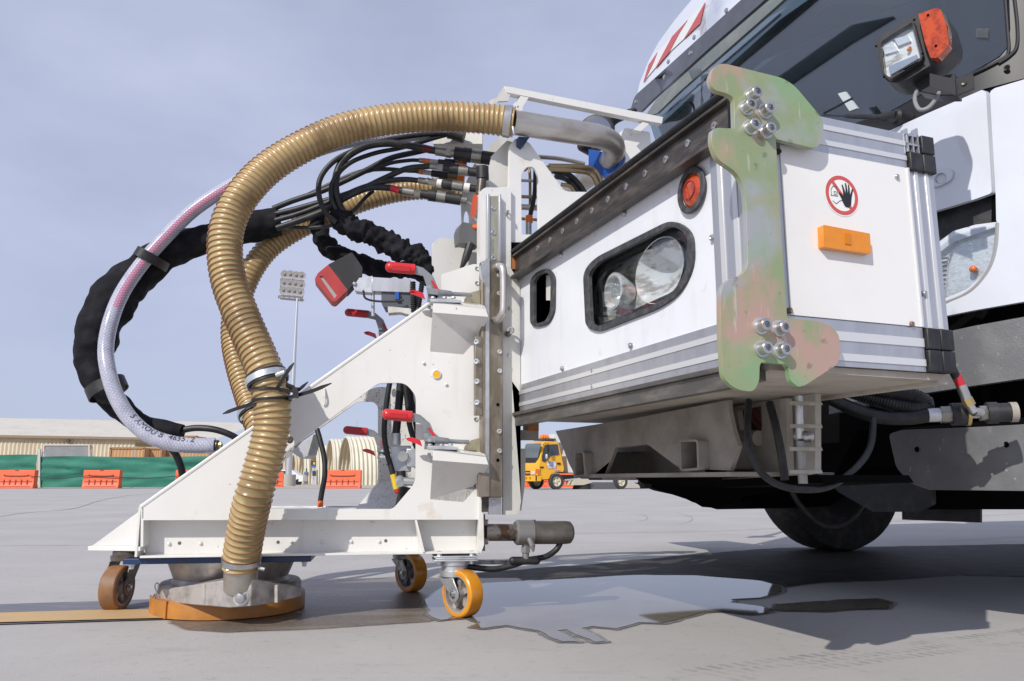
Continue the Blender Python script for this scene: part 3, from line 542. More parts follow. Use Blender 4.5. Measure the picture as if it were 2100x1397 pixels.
# dark pump head and small orange part beside the column
ph = mk('pump_head', MB().plate(P1, [(942, 500, 6), (940, 470, 8), (948, 455, 5), (982, 462, 4), (985, 505, 4), (950, 498, 3)], .06, (), -.04), mat('grey_pump_plastic', (.12, .12, .12), .4), mast, bevel=.006)
mk('orange_button', MB().lathe(P1.at(973, 465, -.04), -WX, [(0, .009), (.006, .008), (.008, .0)]), OBAND, ph)
mk('pump_lever', MB().tube([P1.at(965, 500, -.05), P1.at(955, 530, -.05), P1.at(945, 552, -.06)], [.016, .014, .005], 10), BLACK, ph)
mk('warning_flag', MB().plate(P1, [(972, 398), (979, 400), (976, 440), (966, 450), (966, 425)], .003, (), -.02), mat('red_orange_flag', (.55, .08, .03), .5), mast)
mk('fitting_elbow', MB().tube([P1.at(985, 400, -.03), P1.at(990, 350, -.03)], .018, 14), DSTEEL, mast)
mk('fitting_elbow', MB().tube([P1.at(990, 368, -.03), P1.at(989, 343, -.03)], .024, 14), BLACKM, mast)
# copper lines and hoses showing through the tower
cp = mat('yellow_copper_pipe', (.34, .26, .15), .35, .8)
for pts, r, m_ in (([(1075, 350, 3.0), (1086, 352, 3.0), (1087, 470, 3.0)], .006, cp), ([(1060, 370, 2.98), (1110, 372, 2.98)], .006, STEELP), ([(1060, 403, 2.98), (1110, 405, 2.98)], .007, cp), ([(1060, 424, 2.98), (1112, 427, 2.98)], .012, STEELP), ([(1060, 448, 2.98), (1112, 452, 2.98)], .006, cp),
                   ([(1098, 348, 2.94), (1096, 400, 2.94), (1088, 440, 2.94), (1086, 455, 2.94)], .009, BLACK), ([(1105, 322, 3.0), (1150, 326, 3.05), (1198, 336, 3.1)], .009, STEELP), ([(1120, 345, 2.9), (1180, 350, 2.95), (1215, 360, 3.0), (1232, 400, 3.0)], .011, cp), ([(1126, 340, 2.9), (1190, 342, 2.95), (1222, 352, 3.0), (1242, 396, 3.0)], .009, cp),
                   ([(1132, 350, 2.98), (1165, 358, 3), (1190, 382, 3), (1205, 410, 3)], .012, BLACK), ([(1138, 362, 2.98), (1160, 368, 3), (1180, 385, 3), (1190, 405, 3)], .010, BLACK), ([(1150, 378, 3.0), (1172, 384, 3.0), (1180, 404, 3)], .008, cp), ([(1145, 440, 2.9), (1162, 432, 2.9), (1210, 430, 2.9)], .014, cp),
                   ([(905, 520, 2.9), (908, 502, 2.9), (918, 500, 2.9), (950, 504, 2.9)], .006, cp), ([(905, 515, 2.9), (903, 560, 2.9)], .006, cp)):
    mk('hydraulic_line', MB().tube(spline([D(*p) for p in pts], 6), r, 10), m_, mast)
cpl = mk('line_fitting', MB().tube([D(1084, 456, 2.93), D(1084, 490, 2.93)], .012, 12), STEEL, mast); mk('orange_collar', MB().tube([D(1085, 443, 2.93), D(1085, 457, 2.93)], .0145, 12), OBAND, cpl)
mk('valve_block', MB().hexa(D(908, 542, 2.88), (.014, 0, 0), (0, .01, 0), (0, 0, .012)), STEEL, mast)
mk('gauge', MB().cyl(D(897, 538, 2.9), D(903, 538, 2.9), .02), mat('dark_green_cap', (.01, .06, .05), .4), mast)
# ---- bent suction pipe
pp = spline([D(1052, 251, 2.76), D(1120, 262, 2.80), D(1190, 273, 2.85), D(1232, 281, 2.89), D(1256, 296, 2.95), D(1258, 318, 3.03), D(1240, 338, 3.14), D(1205, 365, 3.3), D(1165, 395, 3.5)], 8)
pipe = tag(mk('suction_pipe', MB().tube(pp, .046, 24), STEELP, loc=tuple(pp[0])), 'bare grey steel suction pipe bending back beneath the white top bar', 'pipe')
bl = MB().slab([[D(1207, 306, 3.1), D(1272, 318, 3.04), D(1282, 322, 3.0), D(1258, 352, 3.04), D(1240, 362, 3.1), D(1207, 350, 3.12)]], Vector((.01, .03, 0)))
mk('blue_pipe_gasket', bl, BLUE2, pipe)
# ================================================================== TROLLEY FRAME with casters and cleaning head
fr = thing('trolley_frame', 'white triangular steel trolley frame on casters carrying the round cleaning head', 'trolley', (-.75, 2.95, 0))
near = [(291, 1064), (291, 1040), (868, 628), (905, 602), (905, 563, 4), (972, 541, 6), (988, 544, 8), (1003, 575, 6), (1003, 640), (984, 705, 5), (979, 745), (979, 835), (1000, 884, 6), (1001, 930, 6), (984, 975, 6), (987, 1062)]
hole = [(535, 1044), (540, 960, 10), (776, 786, 8), (832, 785, 16), (853, 812, 10), (852, 990, 14), (806, 1044, 8)]
sp = mk('side_plate', MB().plate(PN, near, .010, [hole]), WHITE, fr, bevel=.0015)
mk('side_plate_edge', MB().tube([PN.at(289, 1040, -.004), PN.at(880, 623, -.004)], .0075, 8), WHITE, sp)
# lower channel: recessed web, top shelf, bottom lip, gussets
mk('channel_shelf', MB().slab([[PN.at(291, 1063), PN.at(987, 1062), PN.at(987, 1062) - UN * .07, PN.at(291, 1063) - UN * .07]], -ZX * .006), WHITE, fr)
web = [PN.at(291, 1066) - UN * .062, PN.at(987, 1065) - UN * .062]; zb = PN.at(600, 1136).z
mk('channel_web', MB().slab([[web[0], web[1], Vector((web[1].x, web[1].y, zb)), Vector((web[0].x, web[0].y, zb))]], -UN * .008), WHITE, fr)
q0, q1 = PN.at(287, 1136), PN.at(986, 1136); q0.z = q1.z = zb
mk('bottom_flange', MB().slab([[q0, q1, q1 - UN * .09, q0 - UN * .09]], -ZX * .007), WHITE, fr, bevel=.001)
for x, xb in ((289, 287), (986, 988)):
    a, b = PN.at(x, 1040), PN.at(x, 1136); b.x = a.x; b.y = a.y; b.z = zb - .003; d = .07
    mk('channel_end_plate', MB().slab([[a, b, b - UN * d, a - UN * d]], -UX * .007), WHITE, fr)
a = PN.at(850, 1064); mk('channel_gusset', MB().slab([[a - UN * .002, Vector((a.x + .03, a.y, zb)) + UN * .0, Vector((a.x + .02, a.y, zb)) - UN * .062, a - UN * .062]], UX * .007), WHITE, fr)
for x, y in ((336, 1118), (402, 1117), (595, 1116), (658, 1115), (718, 1113), (777, 1113), (550, 1078), (763, 1075)):
    mk('rivet', MB().lathe(PN.at(x, y) - UN * .06, UN, [(0, .006), (.004, .005), (.006, .001)], 10), WHITE, fr)
for x, y in ((358, 1117), (565, 1115), (791, 1112)): mk('drain_hole', MB().lathe(PN.at(x, y) - UN * .0615, UN, [(0, .0055), (.0006, .0055)], 12), mat('hole_grey', (.1, .1, .11), .7), fr)
# far side plate, deck, posts
far_h = [(500, 1038), (500, 985), (733, 824), (766, 824, 6), (775, 833, 6), (775, 990, 10), (735, 1038)]
far_o = [(392, 1122), (392, 1060), (620, 905), (742, 806, 8), (772, 794, 6), (960, 794), (960, 1122)]
PF2 = PN.off(-.60)
mk('far_side_plate', MB().plate(PF2, far_o, .01, [far_h]), WHITE_D, fr)
zt = PN.at(700, 1046).z
d0, d1 = PN.at(380, 1046) - UN * .075, PN.at(980, 1046) - UN * .075; d0.z = d1.z = zt - .01
e0, e1 = PF2.at(420, 1036), PF2.at(960, 1036)
mk('deck_plate', MB().slab([[d0, d1, Vector((e1.x, e1.y, zt - .01)), Vector((e0.x, e0.y, zt - .01))]], -ZX * .008), WHITE_D, fr)
pd = mk('deck_gusset', MB().slab([[PF2.at(778, 985) + UN * .004, PF2.at(735, 1038) + UN * .3, PF2.at(860, 1038) + UN * .3, PF2.at(850, 985) + UN * .004]], -ZX * .008), WHITE_D, fr)
# nose with the leading caster
zn = PN.at(230, 1122).z
n0, n1 = PN.at(169, 1119) - UN * .05, PN.at(288, 1122); n2 = n1 - UN * .42; n3 = n0 - UN * .2
for v in (n0, n1, n2, n3): v.z = zn
mk('nose_plate', MB().slab([[n0, n1, n2, n3]], -ZX * .014), WHITE, fr, bevel=.001)
b1 = PN.at(288, 1041) - UN * .05; b2 = Vector((b1.x, b1.y, zn)); t0 = n0 + UX * .01 - UN * .005
mk('nose_web', MB().slab([[t0, b1, b2]], -UN * .008), WHITE, fr, bevel=.001)
mk('nose_end_plate', MB().slab([[Vector((n1.x, n1.y, zn)), PN.at(289, 1041), PN.at(289, 1041) - UN * .5, Vector((n2.x, n2.y, zn))]], UX * .008), WHITE, fr)
# bent sheet brackets
for y0 in (0, 303):
    top = [(888, 617), (944, 617), (948, 627), (1000, 632)]
    P0 = lambda x, y, o=0: PN.at(x, y + y0 * 1.0, o)
    pr = .095
    tl, tr_ = PN.at(889, 618 + y0, pr), PN.at(996, 632 + y0, pr)
    ml_, mr_ = PN.at(887, 641 + y0, pr), PN.at(1002, 650 + y0, pr)
    bl_, bm_, br_ = PN.at(882, 721 + y0), PN.at(950, 727 + y0), PN.at(984, 690 + y0)
    nt_ = mk('clamp_bracket', MB().slab([[tl, tr_, mr_, ml_]], -UN * .004), WHITE, fr, bevel=.001, solid=0)
    mk('bracket_slope', MB().slab([[ml_, mr_, br_, bm_, bl_]], -UN * .003), WHITE, nt_)
    mk('bracket_top', MB().slab([[tl, tr_, PN.at(990, 622 + y0), PN.at(893, 608 + y0)]], -ZX * .004), WHITE, nt_)
    sbolt(PN.at(880, 630 + y0, .012), UN, .007, .008, fr, GALV, False)
    mk('latch_slot', MB().slab([[PN.at(950, 626 + y0, .03), PN.at(953, 612 + y0, .03), PN.at(966, 600 + y0, .03), PN.at(995, 592 + y0, .03), PN.at(995, 632 + y0, .03)]], -UN * .004), mat('yellow_steel_block', (.33, .30, .2), .45, .3, c2=(.15, .12, .08), amt=.7, scale=20), nt_)
mk('end_plate', MB().plate(PN, [(986, 546), (1004, 576), (1006, 640), (985, 706), (985, 745), (979, 745), (979, 700), (992, 640), (992, 590)], .05, (), .012), WHITE, fr, bevel=.001)
mk('end_plate', MB().plate(PN, [(979, 836), (984, 836), (1005, 884), (1005, 932), (990, 975), (993, 1118), (986, 1136), (980, 1130), (984, 975), (996, 930), (996, 888)], .05, (), .012), WHITE, fr, bevel=.001)
for x, y, m_ in ((978, 551, STEEL), (978, 581, STEEL), (976, 860, STEEL), (976, 997, STEEL)): mk('slot_screw', MB().lathe(PN.at(x, y, .001), UN, [(0, .008), (.003, .007), (.001, .001)], 12), m_, fr)
dt_ = mk('yellow_dot', MB().lathe(PN.at(895, 768), UN, [(0, .0165), (.006, .016), (.007, .0135), (.005, .013), (.005, .0)], 24), WHITE, fr); mk('yellow_plug', MB().lathe(PN.at(895, 768, .0052), UN, [(0, .013), (.001, .013)], 24), YEL, dt_)
for x, y in ((869, 745), (915, 789), (666, 812)): mk('rivet', MB().lathe(PN.at(x, y), UN, [(0, .006), (.006, .005), (.009, .001)], 10), WHITE, fr)
mk('wire_hook', MB().tube(spline([PN.at(665, 796, .004), PN.at(666, 812, .012), PN.at(667, 826, .008), PN.at(664, 832, .004)], 5), .003, 8), WHITE, fr)
mk('hole_plug', MB().lathe(PN.at(594, 902), UN, [(0, .012), (.002, .011), (.0022, .006), (.0, .006)], 16), DSTEEL, fr)
mk('hanging_sheet', MB().slab([[D(597, 926, 2.95), D(643, 891, 2.95), D(631, 934, 2.95), D(618, 941, 2.95)]], Vector((.02, .05, 0))), GALV, fr)
mk('inner_post', MB().plate(PN.off(-.3), [(800, 790), (832, 790), (832, 900), (804, 900)], .01, [ell(808, 806, 5, 9)]), WHITE_D, fr)
# -------- valve group seen through the frame opening
vb = mk('valve_block', nbox(PN.off(-.22), 802, 914, 843, 968, .09), GALV, fr, bevel=.003)
mk('valve_block', nbox(PN.off(-.16), 834, 920, 856, 958, .08), GALV, vb, bevel=.003)
mk('valve_port', MB().tube([PN.off(-.2).at(830, 934), PN.off(-.15).at(826, 936)], .019, 16), STEEL, vb)
mk('valve_foot', MB().tube([PN.off(-.2).at(822, 966), PN.off(-.2).at(824, 985)], .016, 14), BLACKM, vb)
mk('valve_fitting', MB().tube([PN.off(-.18).at(815, 986), PN.off(-.18).at(850, 988)], .014, 12), GALV, vb)
mk('valve_fitting', MB().tube([PN.off(-.16).at(820, 982, .02), PN.off(-.16).at(820, 992, .05)], .014, 12), GALV, vb)
mk('dark_motor', MB().tube([PN.off(-.25).at(840, 1000), PN.off(-.25).at(832, 1040)], .04, 16), BLACKM, fr)
mk('valve_collar', MB().tube([PN.off(-.2).at(812, 889), PN.off(-.2).at(812, 912)], .018, 14), GALV, vb)
# -------- toggle clamps
def clamp(dx, dy, pl, sc, red, x0=790, y0=548, part=fr):
    T = lambda x, y, o=0.: pl.at(x0 + dx + (x - 790) * sc, y0 + dy + (y - 548) * sc, o)
    k = sc * .0017
    S2 = lambda L: [(x0 + dx + (p[0] - 790) * sc, y0 + dy + (p[1] - 548) * sc) + tuple(p[2:]) for p in L]
    c = mk('toggle_clamp', MB().plate(pl, S2([(848, 543), (868, 549), (888, 566), (898, 590), (904, 602), (896, 612), (902, 618), (876, 620), (878, 596), (868, 566), (846, 561)]), .007, [], .006), mat('clamp_grey_steel', (.30, .31, .32), .4, .6, c2=(.18, .18, .19), amt=.6, scale=30), part, bevel=.0015, label='grey steel toggle clamp with red grip')
    mk('grip', MB().capsule(T(801, 548), T(842, 552), 11.2 * k), red, c); mk('grip_end', MB().tube([T(842, 552), T(851, 552.5)], [11.2 * k, 11 * k], 14), red, c)
    mk('grip_emboss', MB().plate(pl, rnd(S2([(803, 544), (842, 547), (842, 557), (803, 554)])), .004, (), 11.2 * k + .0012), mat('grip_emboss_red', (.45, .015, .02), .35), c, bevel=.001)
    mk('release_lever', MB().plate(pl, S2([(838, 597, 3), (850, 594, 5), (868, 601), (872, 614), (860, 608), (842, 602, 3)]), .008, (), .016), REDH, c, bevel=.002)
    mk('release_lever', MB().plate(pl, S2([(883, 575, 2), (887, 575, 2), (900, 592), (895, 596)]), .006, (), .014), REDH, c, bevel=.001)
    mk('pivot_bolt', MB().lathe(T(880, 592, .008), UN, [(0, 6 * k), (.012, 5.5 * k), (.012, 0)], 6), STEEL, c)
    mk('spindle_nut', MB().tube([T(876, 597, .018), T(898, 600, .018)], 7 * k, 6), STEEL, c)
    mk('spindle', MB().tube([T(898, 600, .018), T(926, 603, .018), T(926, 603, .018), T(968, 605, .018)], [7 * k, 6 * k, 4.4 * k, 4.4 * k], 12), mat('clamp_grey_steel', (.3, .31, .32)), c)
    mk('base_plate', MB().plate(pl, S2([(883, 613), (925, 612), (946, 616), (946, 621), (883, 619)]), .06, (), .05), GALV, c, bevel=.001)
    for x in (888, 912, 930): mk('base_bolt', MB().lathe(T(x, 612, .04), ZX, [(0, 5 * k), (.005, 5 * k), (.006, 2 * k)], 6), GALV, c)
CP = PN.off(.05)
clamp(0, 0, CP, 1.0, REDH); clamp(-6, 302, CP, 1.0, REDH)
CP2 = PN.off(-.34)
for dy in (0, 242): clamp(-84 - (3 if dy else 0), 93 + dy * 0 + (241 if dy else 0), CP2, .82, mat('dark_red_vinyl_grip', (.40, .02, .03), .35, coat=.2))
# -------- casters
def rot(v, a): return Vector((v.x * math.cos(a) - v.y * math.sin(a), v.x * math.sin(a) + v.y * math.cos(a), v.z))
def caster(g, nrm, roll, poly, steel, ztop, rad=.077, wid=.058, lift=0, lab=''):
    """g = ground contact, nrm = direction of the visible wheel face, roll = direction from swivel to wheel"""
    g = Vector(g); nrm = Vector(nrm).normalized(); roll = Vector(roll).normalized(); c = g + ZX * (rad + lift); sw = c - roll * .045
    o = mk('caster', MB().lathe(Vector((sw.x, sw.y, ztop - .012)), ZX, [(-.052, .03), (-.052, .05), (-.036, .052), (-.032, .045), (-.018, .045), (-.014, .052), (0, .052), (.0, .01)], 28), steel, fr, label=lab)
    pl = MB()
    for k in (0, 1, 2): pl.hexa((sw.x, sw.y, ztop - .003 + k * .006 - .006), UX * (.074 - .006 * (k % 2)), UN * .058, ZX * .0026)
    mk('mounting_plate', pl, steel, o, bevel=.001)
    for sx in (-1, 1):
        for sy in (-1, 1): mk('mounting_nut', MB().lathe(Vector((sw.x, sw.y, ztop + .008)) + UX * .055 * sx + UN * .04 * sy, ZX, [(-.03, .008), (0, .009), (.012, .009), (.014, .005)], 6), steel, o)
    w2 = wid / 2 + .007
    for s in (-1, 1):
        q = sw - Vector((0, 0, sw.z)) + nrm * w2 * s; zt_ = ztop - .066
        cc_ = c + nrm * w2 * s; hx = roll
        pts = []
        for dx_, dz_ in ((-.042, 0), (.040, 0)): pts.append(Vector((q.x, q.y, zt_)) + hx * dx_ + ZX * dz_)
        arc = [cc_ + hx * .026 * math.cos(t) + ZX * .026 * math.sin(t) for t in [R(a) for a in (20, -20, -60, -90, -120, -160, 170)]]
        mk('fork_leg', MB().slab([[pts[0]] + [pts[1]] + arc], nrm * .0045 * s), steel, o, bevel=.001)
        mk('axle_bolt', MB().lathe(cc_ + nrm * .0045 * s, nrm * s, [(0, .013), (.003, .013), (.003, .009), (.010, .009), (.011, .004)], 6), STEEL, o)
    t_ = mk('tyre', MB().lathe(c, nrm, [(-wid / 2, rad * .80), (-wid / 2, rad * .93), (-wid / 2 + .004, rad * .985), (-wid / 2 + .010, rad), (wid / 2 - .010, rad), (wid / 2 - .004, rad * .985), (wid / 2, rad * .93), (wid / 2, rad * .80), (-wid / 2, rad * .80)], 48), poly, o)
    h = MB(); h.lathe(c, nrm, [(-wid / 2 + .002, rad * .72), (-wid / 2 + .002, rad * .80), (wid / 2 - .002, rad * .80), (wid / 2 - .002, rad * .72), (wid / 2 - .012, rad * .70), (-wid / 2 + .012, rad * .70), (-wid / 2 + .002, rad * .72)], 40)
    h.lathe(c, nrm, [(-wid / 2 - .002, rad * .30), (wid / 2 + .002, rad * .30)], 20)
    for k in range(5):
        a = 2 * math.pi * k / 5 + .4; dv = roll * math.cos(a) + ZX * math.sin(a); sv = nrm.cross(dv); h.hexa(c + dv * rad * .5, dv * rad * .23, sv * .009, nrm * .013)
    mk('hub', h, ALUC, o); mk('hub_web', MB().lathe(c, nrm, [(-.003, rad * .71), (.003, rad * .71)], 30), mat('hub_shade_alu', (.16, .15, .14), .5, .5), o)
    return o
zf = zb - .02
n45 = (-.72, -.70, 0)
caster(G(948, 1266), n45, (.68, -.72, 0), POLY, GALV, zf, lab='near caster with clean orange wheel and bright fork')
caster(G(842, 1214), n45, (.68, -.72, 0), POLY, mat('speckled_fork', (.45, .44, .42), .4, .5, c2=(.12, .11, .1), amt=.9, scale=50), zf, lab='far caster with orange wheel and speckled fork')
caster(G(236, 1252), (1, -.02, 0), (-.02, -1, 0), POLYD, mat('rusty_dark_fork', (.16, .14, .12), .5, .5, c2=(.06, .05, .04), amt=.8, scale=25), zn - .012, lab='front caster with worn brown wheel and dark fork')
# -------- cleaning head
hc = Vector((-1.005, 2.905, 0)); hr = .258
head = mk('cleaning_head', MB().lathe(hc, ZX, [(.055, .20), (.055, .242), (.092, .242), (.10, .235), (.10, .20), (.115, .195), (.205, .232), (.232, .236), (.235, .236), (.235, .05), (.055, .05)], 56), ALUC, fr, label='round cast aluminium cleaning head under the frame')
mk('skirt_lip', MB().lathe(hc, ZX, [(.02, hr + .002), (.026, hr + .004), (.03, hr)], 56), ORANGE, head) if 0 else None
mk('skirt', MB().lathe(hc, ZX, [(.004, hr - .012), (.003, hr - .004), (.005, hr), (.048, hr), (.060, hr - .004), (.060, hr - .02), (.004, hr - .02)], 64), ORANGE, head)
a_ = Vector((-.74, -.67, 0)).normalized(); mk('skirt_overlap', MB().loft([[hc + (rot(a_, R(t)) * (hr + o_) + ZX * z_) for o_, z_ in ((.001, .004), (.006, .004), (.006, .060), (.001, .060))] for t in range(-22, 22, 4)]), ORANGE, head)
bpz = zb - .010
mk('blue_plate', MB().hexa((hc.x + .01, hc.y - .02, bpz - .009), UX * .292, UN * .27, ZX * .009), BLUE, head, bevel=.002)
for sx in (-.27, .27): mk('plate_bolt', MB().lathe(Vector((hc.x + .01, hc.y - .02, bpz - .018)) + UX * sx + UN * .25, -ZX, [(0, .012), (.004, .012), (.004, .009), (.016, .008), (.017, .003)], 6), GALV, head)
# welded yoke round the front
def yk(px, py, Y): return D(px, py, Y)
cols = [((345, 1207), (350, 1236), 2.69), ((400, 1199), (400, 1241), 2.61), ((476, 1188), (471, 1247), 2.53), ((516, 1188), (514, 1244), 2.53), ((560, 1194), (562, 1237), 2.61), ((618, 1203), (618, 1224), 2.74)]
ym = MB(); rings = []
for (a, b, Y) in cols:
    A_, B_ = D(*a, Y), D(*b, Y); bk = (hc - A_); bk.z = 0; bk = bk.normalized() * .08; rings.append([A_, B_, B_ + bk, A_ + bk])
ym.loft(rings); yo = mk('welded_yoke', ym, ALUC, head, smooth=20, bevel=.003)
for x0, x1 in ((414, 420), (563, 569)): mk('yoke_rib', MB().slab([[D(x0, 1200, 2.585), D(x1, 1199, 2.585), D(x1, 1236, 2.585), D(x0, 1236, 2.585)]], Vector((0, .02, 0))), ALUC, yo)
mk('hex_bolt', MB().lathe(D(495, 1226, 2.531), (-.05, -1, -.05), [(0, .022), (.004, .022), (.004, .0165), (.016, .016), (.018, .010), (.018, .0)], 6), STEEL, yo); mk('bolt_washer', MB().lathe(D(495, 1226, 2.533), (0, -1, 0), [(0, .025), (.005, .024)], 24), GALV, yo)
mk('hose_spigot', MB().cyl(D(493, 1206, 2.57), D(494, 1160, 2.545), .052, .052, 24), STEELP, yo)
hk_ = mk('hinge_pin', MB().tube([D(345, 1212, 2.78), D(328, 1217, 2.76)], .010, 12), STEEL, yo); mk('hinge_block', MB().hexa(D(337, 1224, 2.77), (.018, 0, 0), (0, .015, 0), (0, 0, .010)), STEEL, yo)
mk('cotter_clip', MB().tube(spline([D(322, 1240, 2.74), D(323, 1222, 2.74), D(318, 1205, 2.74), D(319, 1197, 2.74), D(324, 1197, 2.74), D(325, 1205, 2.74), D(322, 1214, 2.74), D(317, 1232, 2.74)], 5), .0022, 6), STEEL, yo)
# -------- cylinder at the rear of the frame
sq = nbox(PN.off(-.1), 985, 1070, 1000, 1118, .05)
cy = mk('hydraulic_motor', MB().tube([D(1093, 1092, 2.80), D(1160, 1092, 2.83), D(1168, 1092, 2.834), D(1171, 1092, 2.836)], [.040, .040, .038, .03], 28), mat('brown_grey_motor', (.15, .135, .125), .38, .55, c2=(.26, .24, .22), amt=.7, scale=12), fr, label='grey brown hydraulic motor body')
mk('motor_collar', MB().tube([D(1056, 1092, 2.785), D(1060, 1092, 2.787), D(1092, 1092, 2.80), D(1096, 1092, 2.801)], [.036, .043, .043, .038], 28), mat('grey_collar', (.27, .265, .26), .4, .5), cy)
mk('motor_shaft', MB().tube([D(996, 1092, 2.76), D(1058, 1092, 2.786)], .029, 24), mat('stained_shaft', (.22, .2, .19), .35, .6, c2=(.08, .04, .02), amt=.9, scale=14, lo=.52, hi=.6), cy)
for x, y0, y1, r in ((1078, 1112, 1122, .013), (1078, 1122, 1133, .018), (1078, 1133, 1146, .012)): mk('motor_port', MB().tube([D(x, y0, 2.79), D(x, y1, 2.79)], r, 6 if r == .018 else 14), mat('grey_collar', (.27, .265, .26)), cy)
mk('motor_port', MB().tube([D(1086, 1106, 2.76), D(1092, 1120, 2.74), D(1094, 1132, 2.74)], [.010, .010, .003], 10), mat('grey_collar', (.27, .265, .26)), cy)
mk('motor_stud', MB().tube([D(1095, 1066, 2.79), D(1095, 1074, 2.79)], .006, 8), DSTEEL, cy)
for y in (1072, 1110): mk('motor_flange_bolt', MB().tube([D(990, y, 2.75), D(1001, y, 2.753)], .011, 12), GRIME, cy)
mk('motor_tee', MB().capsule(D(1052, 1150, 2.78), D(1100, 1150, 2.8), .014), BLACKM, cy)
mk('motor_hose', MB().tube(spline([D(1150, 1112, 2.82), D(1140, 1128, 2.82), D(1118, 1142, 2.81), D(1085, 1148, 2.8), D(1050, 1160, 2.79), D(1010, 1167, 2.78), D(955, 1162, 2.77)]), .010, 12), BLACK, cy)
mk('rear_arm', nbox(PN.off(-.12), 955, 1149, 1060, 1158, .03), mat('speckled_fork', (.4, .4, .4)), cy)
mk('frame_tail_plate', nbox(PN.off(-.04), 978, 1055, 995, 1130, .2), GRIME, fr)
# ================================================================== HOSES
def arclen(P):
    L = [0]
    for i in range(1, len(P)): L.append(L[-1] + (P[i] - P[i - 1]).length)
    return L
def resample(P, step):
    L = arclen(P); n = max(2, int(L[-1] / step)); o = []; j = 0
    for i in range(n + 1):
        s = L[-1] * i / n
        while j < len(L) - 2 and L[j + 1] < s: j += 1
        t = (s - L[j]) / max(L[j + 1] - L[j], 1e-9); o.append(P[j].lerp(P[j + 1], t))
    return o
def ribbed_hose(name, label, ctrl, r, pitch, grp='tan ribbed suction hoses'):
    P = resample(spline([D(*c) for c in ctrl], 16), pitch / 6)
    def rad(i, a):
        t = (i / 6.0) % 1.0; return r * (1 - .065 * (math.sin(math.pi * t)) ** .7 + .012 * noise.noise(Vector((i * .02, a * 3, r * 90))))
    o = mk(name, MB().tube(P, rad, 28), TAN, loc=tuple(P[-1])); tag(o, label, 'hose', grp)
    T, N, B = frames(P); H = []; n = (len(P) - 1) * 4
    for k in range(n):
        f = k / 4; i = int(f); u = f - i; p = P[i].lerp(P[i + 1], u); a = 2 * math.pi * f / 6
        H.append(p + (N[i] * math.cos(a) + B[i] * math.sin(a)) * (r * 1.005))
    w = mk('spiral_wire', MB().tube(H, .0018, 5), COPPER, o)
    return o, P
def band(name, P, i0, i1, r, m, parent, **k):
    q = P[i0:i1 + 1]; return mk(name, MB().tube(q, r, 28), m, parent, **k)
h1, HP = ribbed_hose('suction_hose', 'thick tan ribbed suction hose arching from the grey pipe to the cleaning head',
    [(1054, 251, 2.76), (1000, 244, 2.76), (930, 240, 2.75), (860, 240, 2.74), (780, 248, 2.72), (700, 266, 2.70), (620, 301, 2.66), (550, 345, 2.62), (500, 397, 2.58), (470, 452, 2.56), (461, 508, 2.545), (469, 575, 2.53), (492, 640, 2.51), (518, 702, 2.49), (541, 757, 2.47), (554, 805, 2.46), (559, 855, 2.46), (552, 905, 2.46), (537, 960, 2.46), (521, 1015, 2.46), (509, 1065, 2.49), (501, 1108, 2.515), (496, 1140, 2.535), (494, 1166, 2.545)], .0575, .0195)
h2, HP2 = ribbed_hose('suction_hose', 'thinner tan ribbed suction hose looping behind the thick one',
    [(950, 394, 3.15), (905, 388, 3.15), (850, 388, 3.15), (795, 397, 3.14), (735, 415, 3.12), (668, 443, 3.1), (605, 472, 3.08), (552, 508, 3.05), (517, 553, 3.02), (494, 605, 3.0), (480, 655, 2.98), (480, 705, 2.96), (490, 755, 2.92), (505, 805, 2.88), (522, 855, 2.82), (540, 900, 2.78)], .046, .0185)
mk('hose_clamp', MB().tube(HP[3:12], .0605, 28), STEEL, h1); mk('clamp_screw', MB().capsule(D(1052, 262, 2.69), D(1054, 275, 2.69), .006), STEEL, h1)
e = len(HP) - 1; mk('hose_clamp', MB().tube(HP[e - 11:e - 4], .0605, 28), STEEL, h1); mk('clamp_screw', MB().tube([D(466, 1170, 2.50), D(484, 1166, 2.50)], .008, 8), STEEL, h1); mk('clamp_screw', MB().tube([D(530, 1165, 2.53), D(543, 1168, 2.53)], .006, 8), STEEL, h1)
# wide clamp and cable ties tying both hoses to the frame
def loop(c, ax, r, w, t, m, name, parent, up=None):
    return mk(name, MB().ring(Vector(c) - Vector(ax).normalized() * w / 2, ax, r, r + t, w, 36), m, parent)
def near_idx(P, px, py):
    return min(range(len(P)), key=lambda i: abs((P[i] - CAM).dot(UP) / (P[i] - CAM).dot(FW) * F_PX - (698.5 - py)) + .3 * abs((P[i] - CAM).x / (P[i] - CAM).dot(FW) * F_PX - (px - 1050)))
def hax(P, i, tilt=0):
    t = (P[i + 1] - P[i - 1]).normalized(); return (t + Vector((math.sin(tilt), 0, 0))).normalized()
i = near_idx(HP, 545, 778); ax = (HP[i + 1] - HP[i - 1]).normalized() + ZX * -.0
c_ = loop(HP[i], ax, .0575, .036, .007, BLACK, 'rubber_lined_clamp', h1); loop(HP[i], ax, .062, .020, .006, GALV, 'clamp_band', c_)
mk('clamp_nut', MB().tube([D(575, 762, 2.44), D(578, 780, 2.44)], .012, 6), GALV, c_); mk('clamp_nut', MB().tube([D(566, 770, 2.42), D(584, 764, 2.42)], .008, 8), GALV, c_); mk('clamp_bolt', MB().tube([D(582, 790, 2.46), D(600, 797, 2.5)], .011, 10), BLACKM, c_)
i = near_idx(HP2, 512, 848); ax = (HP2[i + 1] - HP2[i - 1]).normalized(); c2 = loop(HP2[i], ax, .046, .03, .006, BLACK, 'rubber_lined_clamp', h2); loop(HP2[i], ax, .050, .018, .006, GALV, 'clamp_band', c2)
mk('clamp_nut', MB().tube([D(497, 848, 2.80), D(500, 862, 2.80)], .012, 6), GALV, c2)
